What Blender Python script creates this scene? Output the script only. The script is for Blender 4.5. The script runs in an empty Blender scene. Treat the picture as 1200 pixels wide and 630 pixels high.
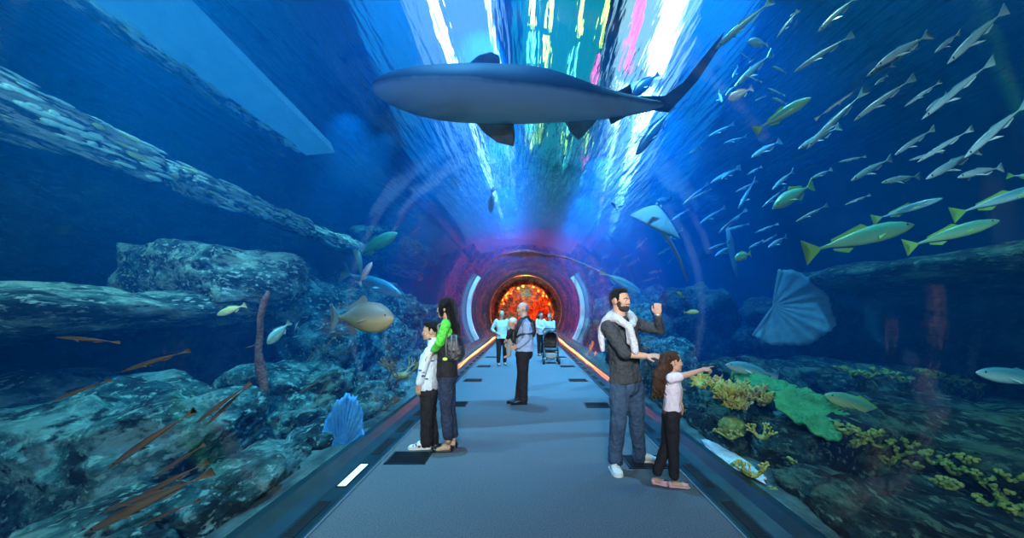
import bpy, bmesh, math, random
from mathutils import Vector, Matrix, noise, Euler
S = bpy.context.scene
C = S.collection
PI = math.pi
F = 533.0; CX = 616.0; CY = 366.0; EYE = 1.55
def P(px, py, D):
    """point seen at photo pixel (px,py) at distance D along the tunnel"""
    return Vector(((px-CX)*D/F, D, EYE-(py-CY)*D/F))
# ------------------------------------------------------------------ materials
_mats = {}
def M(name, col, rough=.6, metal=0., emit=None, es=0., spec=.4, noise_s=None, col2=None, bump=0., bscale=40., stretch=(1,1,1), detail=5., contrast=(.35,.65)):
    if name in _mats: return _mats[name]
    m = bpy.data.materials.new(name); m.use_nodes = True; nt = m.node_tree
    b = nt.nodes['Principled BSDF']
    b.inputs['Base Color'].default_value = (*col, 1); b.inputs['Roughness'].default_value = rough
    b.inputs['Metallic'].default_value = metal; b.inputs['Specular IOR Level'].default_value = spec
    if emit: b.inputs['Emission Color'].default_value = (*emit, 1); b.inputs['Emission Strength'].default_value = es
    if noise_s or bump:
        tc = nt.nodes.new('ShaderNodeTexCoord'); mp = nt.nodes.new('ShaderNodeMapping')
        mp.inputs['Scale'].default_value = stretch; nt.links.new(tc.outputs['Object'], mp.inputs[0])
    if noise_s:
        n = nt.nodes.new('ShaderNodeTexNoise'); n.inputs['Scale'].default_value = noise_s; n.inputs['Detail'].default_value = detail
        n.inputs['Roughness'].default_value = .65
        nt.links.new(mp.outputs[0], n.inputs['Vector'])
        r = nt.nodes.new('ShaderNodeValToRGB'); nt.links.new(n.outputs['Fac'], r.inputs[0])
        e = r.color_ramp.elements; e[0].position = contrast[0]; e[1].position = contrast[1]
        e[0].color = (*col, 1); e[1].color = (*(col2 or col), 1)
        nt.links.new(r.outputs[0], b.inputs['Base Color'])
    if bump:
        n2 = nt.nodes.new('ShaderNodeTexNoise'); n2.inputs['Scale'].default_value = bscale; n2.inputs['Detail'].default_value = 6
        nt.links.new(mp.outputs[0], n2.inputs['Vector'])
        bp = nt.nodes.new('ShaderNodeBump'); bp.inputs['Strength'].default_value = min(1, bump); bp.inputs['Distance'].default_value = .05
        nt.links.new(n2.outputs['Fac'], bp.inputs['Height']); nt.links.new(bp.outputs[0], b.inputs['Normal'])
    _mats[name] = m
    return m
# ------------------------------------------------------------------ linking
def link(name, me, mat, parent=None):
    o = bpy.data.objects.new(name, me); C.objects.link(o)
    for x in (mat if isinstance(mat, (list, tuple)) else [mat]):
        if x: me.materials.append(x)
    if parent is not None: o.parent = parent; o.matrix_parent_inverse = Matrix.Translation(-parent.location) if parent.rotation_euler == Euler((0,0,0)) else parent.matrix_basis.inverted()
    return o
def obj(name, bm, mat, parent=None, smooth=True, recalc=True):
    if recalc: bmesh.ops.recalc_face_normals(bm, faces=bm.faces)
    me = bpy.data.meshes.new(name); bm.to_mesh(me); bm.free()
    if smooth: me.shade_smooth()
    return link(name, me, mat, parent)
def tag(o, label=None, cat=None, group=None, kind=None):
    if label: o['label'] = label
    if cat: o['category'] = cat
    if group: o['group'] = group
    if kind: o['kind'] = kind
    return o
def empty(name, loc=(0,0,0)):
    o = bpy.data.objects.new(name, None); C.objects.link(o); o.location = loc; o.empty_display_size = .1
    return o
def copy_tree(o, parent=None):
    c = o.copy(); C.objects.link(c)
    if parent is not None: c.parent = parent
    for ch in list(o.children): copy_tree(ch, c)
    return c
# ------------------------------------------------------------------ primitives
def frame_of(d, up=Vector((0,0,1))):
    d = d.normalized()
    s = d.cross(up)
    if s.length < 1e-4: s = d.cross(Vector((0,1,0)))
    s.normalize(); u = s.cross(d).normalized()
    return s, u
def cone(bm, p0, p1, r0, r1, n=12, caps=3):
    """rounded tapered capsule"""
    p0, p1 = Vector(p0), Vector(p1); d = p1-p0; L = d.length or 1e-5; d = d/L; s, u = frame_of(d)
    prof = []
    for i in range(caps+1):
        a = PI/2*(i/caps); prof.append((-math.cos(a)*r0, math.sin(a)*r0))
    for i in range(caps+1):
        a = PI/2*(i/caps); prof.append((L+math.sin(a)*r1, math.cos(a)*r1))
    rings = []
    for (t, r) in prof:
        if r < 1e-6: rings.append([bm.verts.new(p0+d*t)])
        else: rings.append([bm.verts.new(p0+d*t+s*(r*math.cos(2*PI*k/n))+u*(r*math.sin(2*PI*k/n))) for k in range(n)])
    skin(bm, rings)
def skin(bm, rings, close=True):
    for a, b in zip(rings, rings[1:]):
        n = max(len(a), len(b))
        for k in range(n if close else n-1):
            k2 = (k+1) % n
            vs = []
            for v in ([a[k], a[k2]] if len(a) > 1 else [a[0]]) + ([b[k2], b[k]] if len(b) > 1 else [b[0]]):
                if v not in vs: vs.append(v)
            if len(vs) > 2:
                try: bm.faces.new(vs)
                except ValueError: pass
def cap(bm, ring):
    if len(ring) > 2:
        try: bm.faces.new(ring)
        except ValueError: pass
def ell(bm, c, r, rot=None, seg=16, rings_n=10):
    c = Vector(c); R = rot.to_matrix() if rot else Matrix.Identity(3)
    rings = []
    for i in range(rings_n+1):
        a = PI*i/rings_n
        z = math.cos(a); q = math.sin(a)
        if q < 1e-6: rings.append([bm.verts.new(c+R@Vector((0,0,z*r[2])))])
        else: rings.append([bm.verts.new(c+R@Vector((q*math.cos(2*PI*k/seg)*r[0], q*math.sin(2*PI*k/seg)*r[1], z*r[2]))) for k in range(seg)])
    skin(bm, rings)
def loft(bm, secs, side=Vector((1,0,0)), n=20, power=2.0, capped=True):
    """secs: (centre, r_side, r_fwd); rings lie across the spine"""
    rings = []
    pts = [Vector(s[0]) for s in secs]
    for i, s in enumerate(secs):
        d = (pts[min(i+1, len(pts)-1)]-pts[max(i-1, 0)])
        d = d.normalized() if d.length > 1e-6 else Vector((0,0,1))
        sd = Vector(s[3]) if len(s) > 3 else side
        sd = (sd-d*sd.dot(d)).normalized(); f = d.cross(sd).normalized()
        rg = []
        for k in range(n):
            a = 2*PI*k/n; ca, sa = math.cos(a), math.sin(a)
            ca = math.copysign(abs(ca)**(2/power), ca); sa = math.copysign(abs(sa)**(2/power), sa)
            rg.append(bm.verts.new(pts[i]+sd*(s[1]*ca)+f*(s[2]*sa)))
        rings.append(rg)
    skin(bm, rings)
    if capped: cap(bm, rings[0][::-1]); cap(bm, rings[-1])
    return rings
def tube(bm, pts, r, n=8):
    pts = [Vector(p) for p in pts]
    rs = r if isinstance(r, (list, tuple)) else [r]*len(pts)
    rings = []; s = None
    for i, p in enumerate(pts):
        d = (pts[min(i+1, len(pts)-1)]-pts[max(i-1, 0)]).normalized()
        if s is None: s, u = frame_of(d)
        else:
            s = (s-d*s.dot(d)).normalized(); u = s.cross(d)
        rings.append([bm.verts.new(p+s*(rs[i]*math.cos(2*PI*k/n))+u*(rs[i]*math.sin(2*PI*k/n))) for k in range(n)])
    skin(bm, rings); cap(bm, rings[0][::-1]); cap(bm, rings[-1])
def box(bm, c, d, rot=None, bev=0.):
    r = bmesh.ops.create_cube(bm, size=1)
    R = rot.to_matrix() if rot else Matrix.Identity(3)
    for v in r['verts']: v.co = Vector(c)+R@Vector((v.co.x*d[0], v.co.y*d[1], v.co.z*d[2]))
    if bev:
        es = list({e for v in r['verts'] for e in v.link_edges})
        bmesh.ops.bevel(bm, geom=es, offset=bev, segments=2, affect='EDGES')
def voxel(bm, name, mat, parent=None, vox=.008, smooth=4, disp=0., dscale=12., ratio=None, facets=None):
    """one continuous surface out of overlapping closed pieces"""
    bmesh.ops.recalc_face_normals(bm, faces=bm.faces)
    me = bpy.data.meshes.new(name); bm.to_mesh(me); bm.free()
    o = bpy.data.objects.new('tmp', me); C.objects.link(o)
    r = o.modifiers.new('r', 'REMESH'); r.mode = 'VOXEL'; r.voxel_size = vox; r.use_smooth_shade = True
    if smooth:
        s = o.modifiers.new('s', 'SMOOTH'); s.factor = .5; s.iterations = smooth
    dg = bpy.context.evaluated_depsgraph_get(); dg.update()
    e = o.evaluated_get(dg); m2 = bpy.data.meshes.new_from_object(e)
    bpy.data.objects.remove(o); bpy.data.meshes.remove(me)
    m2.name = name
    if disp:
        ns = [v.normal.copy() for v in m2.vertices]
        for v, nn in zip(m2.vertices, ns):
            q = v.co*dscale; q.z *= .55
            v.co += nn*(disp*(noise.noise(q)+.5*noise.noise(q*2.3)))
    m2.shade_smooth()
    return link(name, m2, mat, parent)
# ------------------------------------------------------------------ camera and render look
cam = bpy.data.cameras.new('camera'); co = bpy.data.objects.new('camera', cam); C.objects.link(co)
co.location = (0, 0, EYE); co.rotation_euler = (PI/2, 0, 0)
cam.sensor_width = 36; cam.lens = F/1200*36; cam.shift_x = -(CX-600)/1200; cam.shift_y = (CY-315)/1200
cam.clip_end = 300; S.camera = co
S.view_settings.view_transform = 'Standard'; S.view_settings.look = 'None'; S.view_settings.exposure = 0.; S.view_settings.gamma = 1
S.view_settings.use_curve_mapping = False
cy = S.cycles
cy.use_denoising = True; cy.max_bounces = 10; cy.diffuse_bounces = 2; cy.glossy_bounces = 6; cy.transmission_bounces = 4
cy.volume_bounces = 0; cy.transparent_max_bounces = 40; cy.caustics_reflective = False; cy.caustics_refractive = True
cy.sample_clamp_indirect = 3.; cy.use_adaptive_sampling = True; cy.adaptive_threshold = .02
try: cy.denoiser = 'OPENIMAGEDENOISE'; cy.denoising_prefilter = 'ACCURATE'
except Exception: pass
w = bpy.data.worlds.new('world'); S.world = w; w.use_nodes = True
bg = w.node_tree.nodes['Background']; bg.inputs[0].default_value = (.02, .22, .62, 1); bg.inputs[1].default_value = .16

R_T = 2.5; CZ = 1.66; Y0 = -4.0; Y1 = 38.0
ZB = .10                                   # top of the curb where the acrylic starts
a_start = math.asin((ZB-CZ)/R_T)           # angle below the horizontal
def arc(R, n=48, cz=CZ, a0=a_start):
    return [(R*math.cos(a0+(PI-2*a0)*i/n), cz+R*math.sin(a0+(PI-2*a0)*i/n)) for i in range(n+1)]
# ---- floor
FL = M('carpet_blue_grey', (.060, .078, .098), .95, noise_s=95, col2=(.21, .245, .28), bump=.6, bscale=260, contrast=(.3, .7), spec=.1)
bm = bmesh.new(); box(bm, (0, (Y0+45)/2, -.05), (3.0, 45-Y0, .1)); tag(obj('floor', bm, FL, smooth=False), 'blue grey speckled carpet of the walkway', None, None, 'structure')
# ---- curbs: metal edge, flat strip, sloping skirting up to the acrylic
CURB = M('dark_teal_metal', (.012, .045, .055), .28, .6, spec=.6, noise_s=3, col2=(.016, .075, .085))
STEEL = M('brushed_steel', (.55, .6, .62), .35, .9)
BLACK = M('black_rubber', (.006, .008, .01), .5)
for sx, side in ((-1, 'left'), (1, 'right')):
    prof = [(1.515, -.1), (1.515, .012), (1.53, .018), (1.70, .018), (1.79, .05), (1.86, .112), (1.93, .112), (1.96, -.1)]
    bm = bmesh.new(); rings = []
    for y in (Y0, 10, 24, Y1):
        rings.append([bm.verts.new((sx*x, y, z)) for x, z in prof])
    skin(bm, rings)
    cap(bm, rings[0]); cap(bm, rings[-1][::-1])
    tag(obj('baseboard_'+side, bm, CURB, smooth=False), 'dark teal sloping curb along the %s hand glass' % side, None, None, 'structure')
    bm = bmesh.new(); box(bm, (sx*1.505, (Y0+Y1)/2, .006), (.010, Y1-Y0, .022))
    tag(obj('trim_'+side, bm, STEEL, smooth=False), 'thin steel edge between carpet and curb', None, None, 'structure')
# ---- acrylic
GL = bpy.data.materials.new('clear_acrylic'); GL.use_nodes = True; nt = GL.node_tree; nt.nodes.clear()
out = nt.nodes.new('ShaderNodeOutputMaterial'); mx = nt.nodes.new('ShaderNodeMixShader'); tr = nt.nodes.new('ShaderNodeBsdfTransparent')
gs = nt.nodes.new('ShaderNodeBsdfGlossy'); gs.inputs['Roughness'].default_value = .0
lw = nt.nodes.new('ShaderNodeLayerWeight'); lw.inputs['Blend'].default_value = .5
pw = nt.nodes.new('ShaderNodeMath'); pw.operation = 'POWER'; pw.inputs[1].default_value = 7.0
ml = nt.nodes.new('ShaderNodeMath'); ml.operation = 'MULTIPLY_ADD'; ml.inputs[1].default_value = .85; ml.inputs[2].default_value = .02
nt.links.new(lw.outputs['Facing'], pw.inputs[0]); nt.links.new(pw.outputs[0], ml.inputs[0]); nt.links.new(ml.outputs[0], mx.inputs[0])
nt.links.new(tr.outputs[0], mx.inputs[1]); nt.links.new(gs.outputs[0], mx.inputs[2]); nt.links.new(mx.outputs[0], out.inputs[0])
nz = nt.nodes.new('ShaderNodeTexNoise'); nz.inputs['Scale'].default_value = 1.; tc = nt.nodes.new('ShaderNodeTexCoord'); mp = nt.nodes.new('ShaderNodeMapping')
mp.inputs['Scale'].default_value = (1.6, .5, 1.6); bp = nt.nodes.new('ShaderNodeBump'); bp.inputs['Strength'].default_value = .12; bp.inputs['Distance'].default_value = .05
nt.links.new(tc.outputs['Object'], mp.inputs[0]); nt.links.new(mp.outputs[0], nz.inputs['Vector']); nt.links.new(nz.outputs['Fac'], bp.inputs['Height']); nt.links.new(bp.outputs[0], gs.inputs['Normal'])
SEAM = M('clear_grey_seam', (.10, .22, .30), .3)
ys = [Y0, 1.4, 7.8, 13.4, 19.0, 24.5, 30.0, Y1]
for i, (ya, yb) in enumerate(zip(ys, ys[1:])):
    bm = bmesh.new(); rings = []
    for y in (ya+.006, yb-.006):
        rings.append([bm.verts.new((x, y, z)) for x, z in arc(R_T-.05)] + [bm.verts.new((x, y, z)) for x, z in reversed(arc(R_T-.012))])
    skin(bm, rings); cap(bm, rings[0]); cap(bm, rings[1][::-1])
    for e in bm.edges:
        if len({round(v.co.y, 3) for v in e.verts}) == 1: e.smooth = False
        if abs(e.verts[0].co.y-e.verts[1].co.y) > 1 and len(set(f.calc_center_median().to_tuple(2) for f in e.link_faces)) and min(v.co.z for v in e.verts) < ZB+.02: e.smooth = False
    tag(obj('window_%d' % (i+1), bm, GL), 'curved clear acrylic tunnel panel', None, None, 'structure')
# ---- water body around the tunnel
WX, WZ0, WZ1 = 13.0, -.05, 7.6
WAT = bpy.data.materials.new('blue_sea_water'); WAT.use_nodes = True; nt = WAT.node_tree; nt.nodes.clear()
out = nt.nodes.new('ShaderNodeOutputMaterial'); tr = nt.nodes.new('ShaderNodeBsdfTransparent')
vs = nt.nodes.new('ShaderNodeVolumeScatter'); va = nt.nodes.new('ShaderNodeVolumeAbsorption'); ad = nt.nodes.new('ShaderNodeAddShader')
vs.inputs['Color'].default_value = (.0, .26, 1, 1); vs.inputs['Density'].default_value = .075; vs.inputs['Anisotropy'].default_value = .3
va.inputs['Color'].default_value = (.0, .62, .96, 1); va.inputs['Density'].default_value = .15
nt.links.new(vs.outputs[0], ad.inputs[0]); nt.links.new(va.outputs[0], ad.inputs[1]); nt.links.new(ad.outputs[0], out.inputs['Volume']); nt.links.new(tr.outputs[0], out.inputs['Surface'])
bm = bmesh.new(); inner = arc(R_T); x0 = inner[0][0]
outer = [(x0, WZ0), (WX, WZ0), (WX, WZ1), (-WX, WZ1), (-WX, WZ0), (-x0, WZ0)]
prof = outer + inner[::-1]
rings = [[bm.verts.new((x, y, z)) for x, z in prof] for y in (Y0, Y1)]
skin(bm, rings); bmesh.ops.triangulate(bm, faces=[bm.faces.new(rings[0]), bm.faces.new(rings[1][::-1])])
tag(obj('water', bm, WAT, smooth=False), 'clear blue sea water filling the tank', None, None, 'structure')
# ---- tank shell
TW = M('tank_wall_blue', (.01, .05, .11), .9, noise_s=.7, col2=(.02, .09, .17), stretch=(1, .3, 1))
SAND = M('dark_rubble', (.02, .05, .05), .95, noise_s=3.5, col2=(.10, .19, .18), bump=1, bscale=9, stretch=(1, .5, 1))
def slab(name, c, d, mat, label):
    bm = bmesh.new(); box(bm, c, d); return tag(obj(name, bm, mat, smooth=False), label, None, None, 'structure')
slab('wall_left', (-WX-.15, 17, 4.5), (.3, 42.6, 10.6), TW, 'far dark blue tank wall on the left')
slab('wall_right', (WX+.15, 17, 4.5), (.3, 42.6, 10.6), TW, 'far dark blue tank wall on the right')
for nm, sx in (('floor_left', -1), ('floor_right', 1)):
    slab(nm, (sx*(WX+1.97)/2, 17, -.09), (WX-1.97, 42, .2), SAND, 'sandy bottom of the tank')
slab('wall_front', (0, Y0-.15+0, 6.0), (26, .3, 3.6), TW, 'tank wall over the tunnel mouth')
for nm, sx in (('wall_front_left', -1), ('wall_front_right', 1)):
    slab(nm, (sx*(WX+2.5)/2, Y0-.15, 2.), (WX-2.5, .3, 5), TW, 'tank wall beside the tunnel mouth')
# ---- water surface seen from below
SU = bpy.data.materials.new('rippled_water_surface'); SU.use_nodes = True; nt = SU.node_tree; nt.nodes.clear()
out = nt.nodes.new('ShaderNodeOutputMaterial'); mx = nt.nodes.new('ShaderNodeMixShader'); tr = nt.nodes.new('ShaderNodeBsdfTransparent')
gs = nt.nodes.new('ShaderNodeBsdfRefraction'); gs.inputs['Roughness'].default_value = .0; gs.inputs['IOR'].default_value = 1.04
mx.inputs[0].default_value = .85
tc = nt.nodes.new('ShaderNodeTexCoord'); mp = nt.nodes.new('ShaderNodeMapping'); mp.inputs['Scale'].default_value = (3.0, .28, 1)
nz = nt.nodes.new('ShaderNodeTexNoise'); nz.inputs['Scale'].default_value = 1.3; nz.inputs['Detail'].default_value = 3
bp = nt.nodes.new('ShaderNodeBump'); bp.inputs['Strength'].default_value = 1; bp.inputs['Distance'].default_value = .42
nt.links.new(tc.outputs['Object'], mp.inputs[0]); nt.links.new(mp.outputs[0], nz.inputs['Vector']); nt.links.new(nz.outputs['Fac'], bp.inputs['Height']); nt.links.new(bp.outputs[0], gs.inputs['Normal'])
g2 = nt.nodes.new('ShaderNodeBsdfRefraction'); g2.inputs['Roughness'].default_value = .28; g2.inputs['IOR'].default_value = 1.04; nt.links.new(bp.outputs[0], g2.inputs['Normal'])
m2 = nt.nodes.new('ShaderNodeMixShader'); m2.inputs[0].default_value = .35; nt.links.new(gs.outputs[0], m2.inputs[1]); nt.links.new(g2.outputs[0], m2.inputs[2])
nt.links.new(tr.outputs[0], mx.inputs[1]); nt.links.new(m2.outputs[0], mx.inputs[2]); nt.links.new(mx.outputs[0], out.inputs[0])
bm = bmesh.new(); bmesh.ops.create_grid(bm, x_segments=2, y_segments=2, size=1)
for v in bm.verts: v.co = Vector((v.co.x*WX, 17+v.co.y*21, WZ1+.02)); 
o = obj('ceiling_water', bm, SU, recalc=False); tag(o, 'rippling underside of the water surface', None, None, 'structure')
# ---- hall lamps above the water
def lampmat(name, col, s): return M(name, (.8, .8, .8), .5, emit=col, es=s)
LM = {'w': lampmat('white_lamp', (1, .97, .95), 9), 'l': lampmat('lilac_lamp', (.75, .8, 1), 5), 'y': lampmat('yellow_lamp', (.75, .9, .10), 8), 'm': lampmat('magenta_lamp', (1, .08, .3), 6), 'c': lampmat('cyan_lamp', (.2, .9, 1), 5)}
def lamp_row(a, b, n, width, kind, H=6.6, names=None):
    # a, b: photo pixels of the row's ends
    def g(p): D = (H-0)*F/(CY-p[1]); return Vector(((p[0]-CX)*D/F, D, EYE+H))
    A, B = g(a), g(b)
    d = (B-A)/n; ang = math.atan2(-d.x, d.y)
    for i in range(n):
        c = A+d*(i+.5)
        bm = bmesh.new(); box(bm, (0, 0, 0), (width, d.length*.8, .05), bev=.01)
        o = obj('hall_lamp', bm, LM[kind[i % len(kind)]], smooth=False); o.location = c; o.rotation_euler.z = ang
        lamps.append((o, kind[i % len(kind)]))
lamps = []
lamp_row((500, -20), (598, 285), 9, .22, 'wwlw')
lamp_row((570, -20), (610, 285), 8, .06, 'lcl')
lamp_row((625, -20), (622, 180), 6, .10, 'ycy')
lamp_row((650, -20), (632, 170), 5, .07, 'yyc')
lamp_row((685, -20), (660, 200), 6, .08, 'yc')
lamp_row((715, -20), (680, 220), 6, .08, 'ymc')
lamp_row((755, -20), (697, 280), 8, .14, 'mwyw')
lamp_row((800, -20), (710, 290), 9, .5, 'w')
for o, k in lamps:
    nm = {'w': 'white', 'l': 'lilac', 'y': 'yellow', 'm': 'magenta', 'c': 'cyan'}[k]
    tag(o, nm+' hall strip lamp above the rippled water surface', 'lamp', nm+' strip lamps over the water')
def glow_panel(p0, w0, p1, w1, mat, label, H=7.3):  # panels added to imitate the soft glow over the water
    def g(p): D = H*F/(CY-p[1]); return Vector(((p[0]-CX)*D/F, D, EYE+H))
    bm = bmesh.new(); A, B, C_, D_ = g((p0[0]-w0/2, p0[1])), g((p0[0]+w0/2, p0[1])), g((p1[0]+w1/2, p1[1])), g((p1[0]-w1/2, p1[1]))
    lo = [bm.verts.new(v) for v in (A, B, C_, D_)]; hi = [bm.verts.new(v+Vector((0, 0, .1))) for v in (A, B, C_, D_)]
    skin(bm, [lo, hi]); cap(bm, lo[::-1]); cap(bm, hi); tag(obj('glow_panel', bm, mat, smooth=False), label, 'glow_panel')
def glowmat(name, a, b, e):
    m = bpy.data.materials.new(name); m.use_nodes = True; nt = m.node_tree; nt.nodes.clear(); o_ = nt.nodes.new('ShaderNodeOutputMaterial'); em = nt.nodes.new('ShaderNodeEmission'); em.inputs[1].default_value = e
    em.inputs[0].default_value = (*a, 1); nt.links.new(em.outputs[0], o_.inputs[0]); return m
glow_panel((520, -25), 110, (585, 300), 62, glowmat('lilac_glow', (.30, .60, 1), None, 1.05), 'long pale lilac glow panel added left of the walkway, above the water')
glow_panel((785, -25), 95, (708, 292), 50, glowmat('white_glow', (.50, .75, 1), None, 1.5), 'long pale white glow panel added right of the walkway, above the water')
glow_panel((660, -25), 110, (645, 285), 70, glowmat('teal_glow', (.01, .45, .58), None, 1.0), 'long teal glow panel added in the middle over the walkway')
BGLOW = glowmat('blue_glow', (.02, .36, .95), None, .8)
glow_panel((430, -25), 70, (545, 300), 34, BGLOW, 'long blue glow panel added at the outer left of the lilac one'); glow_panel((870, -25), 75, (755, 292), 36, BGLOW, 'long blue glow panel added at the outer right of the white one')
# ---- lights
def spot(loc, tgt, col, e, size=80, r=.0, blend=1.):  # unseen spots: lamps over the tank and added fill
    l = bpy.data.lights.new('unseen_spotlight', 'SPOT'); l.energy = e; l.color = col; l.spot_size = math.radians(size); l.spot_blend = blend; l.shadow_soft_size = r
    o = bpy.data.objects.new('unseen_spotlight', l); C.objects.link(o); o.location = loc
    o.rotation_euler = (Vector(tgt)-Vector(loc)).to_track_quat('-Z', 'Y').to_euler(); return o
# ------------------------------------------------------------------ rocks of the tank
def rockmat(name, a, b, c, st=(1, .4, 1), sc=1.6, bsc=5., speck=.55):
    m = bpy.data.materials.new(name); m.use_nodes = True; nt = m.node_tree; p = nt.nodes['Principled BSDF']; L_ = nt.links.new
    p.inputs['Roughness'].default_value = .8; p.inputs['Specular IOR Level'].default_value = .3
    g = nt.nodes.new('ShaderNodeNewGeometry'); mp = nt.nodes.new('ShaderNodeMapping'); mp.inputs['Scale'].default_value = st; L_(g.outputs['Position'], mp.inputs[0])
    def N(sc_, det, ro): n = nt.nodes.new('ShaderNodeTexNoise'); n.inputs['Scale'].default_value = sc_; n.inputs['Detail'].default_value = det; n.inputs['Roughness'].default_value = ro; L_(mp.outputs[0], n.inputs['Vector']); return n
    n = N(sc*1.6, 8, .7); r = nt.nodes.new('ShaderNodeValToRGB'); e = r.color_ramp.elements; e[0].position = .42; e[0].color = (*a, 1); e[1].position = .60; e[1].color = (*c, 1)
    q = e.new(.51); q.color = (*b, 1); L_(n.outputs['Fac'], r.inputs[0])
    ns = N(bsc*3.2, 4, .6); mr = nt.nodes.new('ShaderNodeMapRange'); mr.inputs[1].default_value = speck; mr.inputs[2].default_value = speck+.07; L_(ns.outputs['Fac'], mr.inputs[0])  # pale specks paint small glints into the rock colour
    mx = nt.nodes.new('ShaderNodeMixRGB'); L_(mr.outputs[0], mx.inputs[0]); L_(r.outputs[0], mx.inputs[1]); mx.inputs[2].default_value = (min(1, c[0]*1.3), min(1, c[1]*1.3), min(1, c[2]*1.3), 1)
    nc = N(bsc*1.3, 6, .65); mc = nt.nodes.new('ShaderNodeMapRange'); mc.inputs[1].default_value = .38; mc.inputs[2].default_value = .47; L_(nc.outputs['Fac'], mc.inputs[0])  # dark blotches paint crevice shade into the rock colour
    m2 = nt.nodes.new('ShaderNodeMixRGB'); m2.inputs[1].default_value = (*[x*.6 for x in a], 1); L_(mc.outputs[0], m2.inputs[0]); L_(mx.outputs[0], m2.inputs[2]); L_(m2.outputs[0], p.inputs['Base Color'])
    n2 = N(bsc, 10, .72); bp = nt.nodes.new('ShaderNodeBump'); bp.inputs['Strength'].default_value = 1; bp.inputs['Distance'].default_value = .6; L_(n2.outputs['Fac'], bp.inputs['Height']); L_(bp.outputs[0], p.inputs['Normal'])
    return m
RK = rockmat('teal_rock', (.01, .05, .06), (.06, .27, .28), (.32, .68, .64))
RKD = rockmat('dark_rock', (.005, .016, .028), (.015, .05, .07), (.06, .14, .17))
RKL = rockmat('glint_specked_ledge_rock', (.02, .07, .08), (.14, .33, .31), (.62, .88, .70), (1, .22, 1), 2.6, 7)
RKG = rockmat('painted_glint_rock', (.01, .05, .08), (.10, .32, .36), (.80, .98, .88), (1, .16, 1), 2.2, 6, .50)  # glints of the high shelf put into its pale colour
RKR = rockmat('green_reef_rock', (.008, .03, .035), (.03, .10, .095), (.16, .34, .24), (1, .3, 1), 2.2, 6)
def rock(c, size, seed=0, mat=None, sub=5, rough=1., rot=(0, 0, 0), name='rock', label=None, group=None, blocky=.6, freq=.9, flat=False):
    bm = bmesh.new(); bmesh.ops.create_icosphere(bm, subdivisions=sub, radius=1)
    s = Vector(size); o_ = Vector((seed*7.3, seed*3.1, seed*1.7)); R = Euler(rot).to_matrix()
    for v in bm.verts:
        u = v.co.normalized(); m_ = max(abs(u.x), abs(u.y), abs(u.z)); u2 = u*((1-blocky)+blocky*(1/m_)*.8)
        w_ = Vector((u2.x*s.x, u2.y*s.y, u2.z*s.z))
        q = Vector((w_.x, w_.y*.55, w_.z*1.25))*freq+o_
        vd = noise.voronoi(q*1.1)[0]; h = .42*(vd[1]-vd[0])-.15+.42*noise.fractal(q*.8, 1., 2., 5)
        h += .16*noise.ridged_multi_fractal(q*2.2, 1., 2.1, 5, 1., 2.)-.18
        k = min(s)*.75+.12
        v.co = Vector(c)+R@(w_+Vector((u.x, u.y, u.z*1.1))*(h*k*rough))
    o = obj(name, bm, mat or RK)
    return o
def cluster(label, group, lst, mat):
    for i, (c, s, sd) in enumerate(lst):
        o = rock(c, s, sd, mat); tag(o, label, 'rock', group)
def T(o, label, cat='rock', group=None): return tag(o, label, cat, group)
# --- left side
T(rock((-6.5, 5.7, 1.50), (2.6, 3.4, .33), 1, RKL, 6, .8, (0, -.05, .05)), 'broad flat crusted ledge over the dark hollow on the left')
T(rock((-5.0, 7.5, 2.15), (1.05, 1.6, .55), 2, RKL, 6, .8), 'rounded crusted boulder topping the left ledge')
T(rock((-4.9, 10.0, 1.5), (.9, 2.0, 1.0), 4, RK, 5, .9), 'tall rock at the far end of the left ledge')
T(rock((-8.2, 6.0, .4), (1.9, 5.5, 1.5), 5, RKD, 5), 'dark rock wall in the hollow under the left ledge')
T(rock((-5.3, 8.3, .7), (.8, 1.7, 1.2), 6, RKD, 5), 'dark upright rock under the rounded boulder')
T(rock((-3.85, 4.3, .28), (1.1, 1.5, .62), 7, RK, 6, .9), 'large pale teal rock against the left glass, nearest one')
T(rock((-5.3, 4.6, .25), (1.0, 2.4, .55), 8, RK, 5, .9), 'low teal rock behind the large pale one on the left')
T(rock((-3.5, 6.9, .20), (.85, 1.2, .60), 9, RK, 6, .9), 'teal rock behind the blue fan sponge')
T(rock((-4.3, 9.3, .45), (1.1, 1.3, .80), 10, RK, 5), 'teal rock beneath the spotted grouper')
T(rock((-3.5, 11.5, .45), (.7, 1.6, .85), 11, RK, 5), 'teal rock beyond the boy, by the left glass')
T(rock((-4.4, 14.5, 1.3), (1.1, 2.2, 1.1), 12, RK, 5), 'tall teal rock behind the woman in green')
T(rock((-5.6, 12.5, 1.9), (1.2, 2.4, .35), 13, RKL, 5), 'flat crusted shelf above the spotted grouper')
T(rock((-7.0, 17.0, 1.6), (2., 4., 1.5), 14, RK, 5), 'massive far rock on the left side of the tank')
T(rock((-4.6, 21.0, .9), (1.4, 3.2, 1.2), 15, RK, 5), 'far rock along the left glass before the tunnel bends')
for i, (c, s, sd) in enumerate([((-2.75, 3.0, .10), (.35, .7, .25), 61), ((-3.0, 5.9, .08), (.4, .45, .28), 62), ((-2.75, 8.4, .06), (.35, .6, .25), 63), ((-3.1, 9.9, .1), (.4, .6, .3), 64), ((-4.7, 2.6, .1), (.7, .9, .45), 65)]):
    T(rock(c, s, sd, RK, 4), 'small loose teal stone on the sand by the left glass', 'rock', 'loose stones by the left glass')
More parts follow.
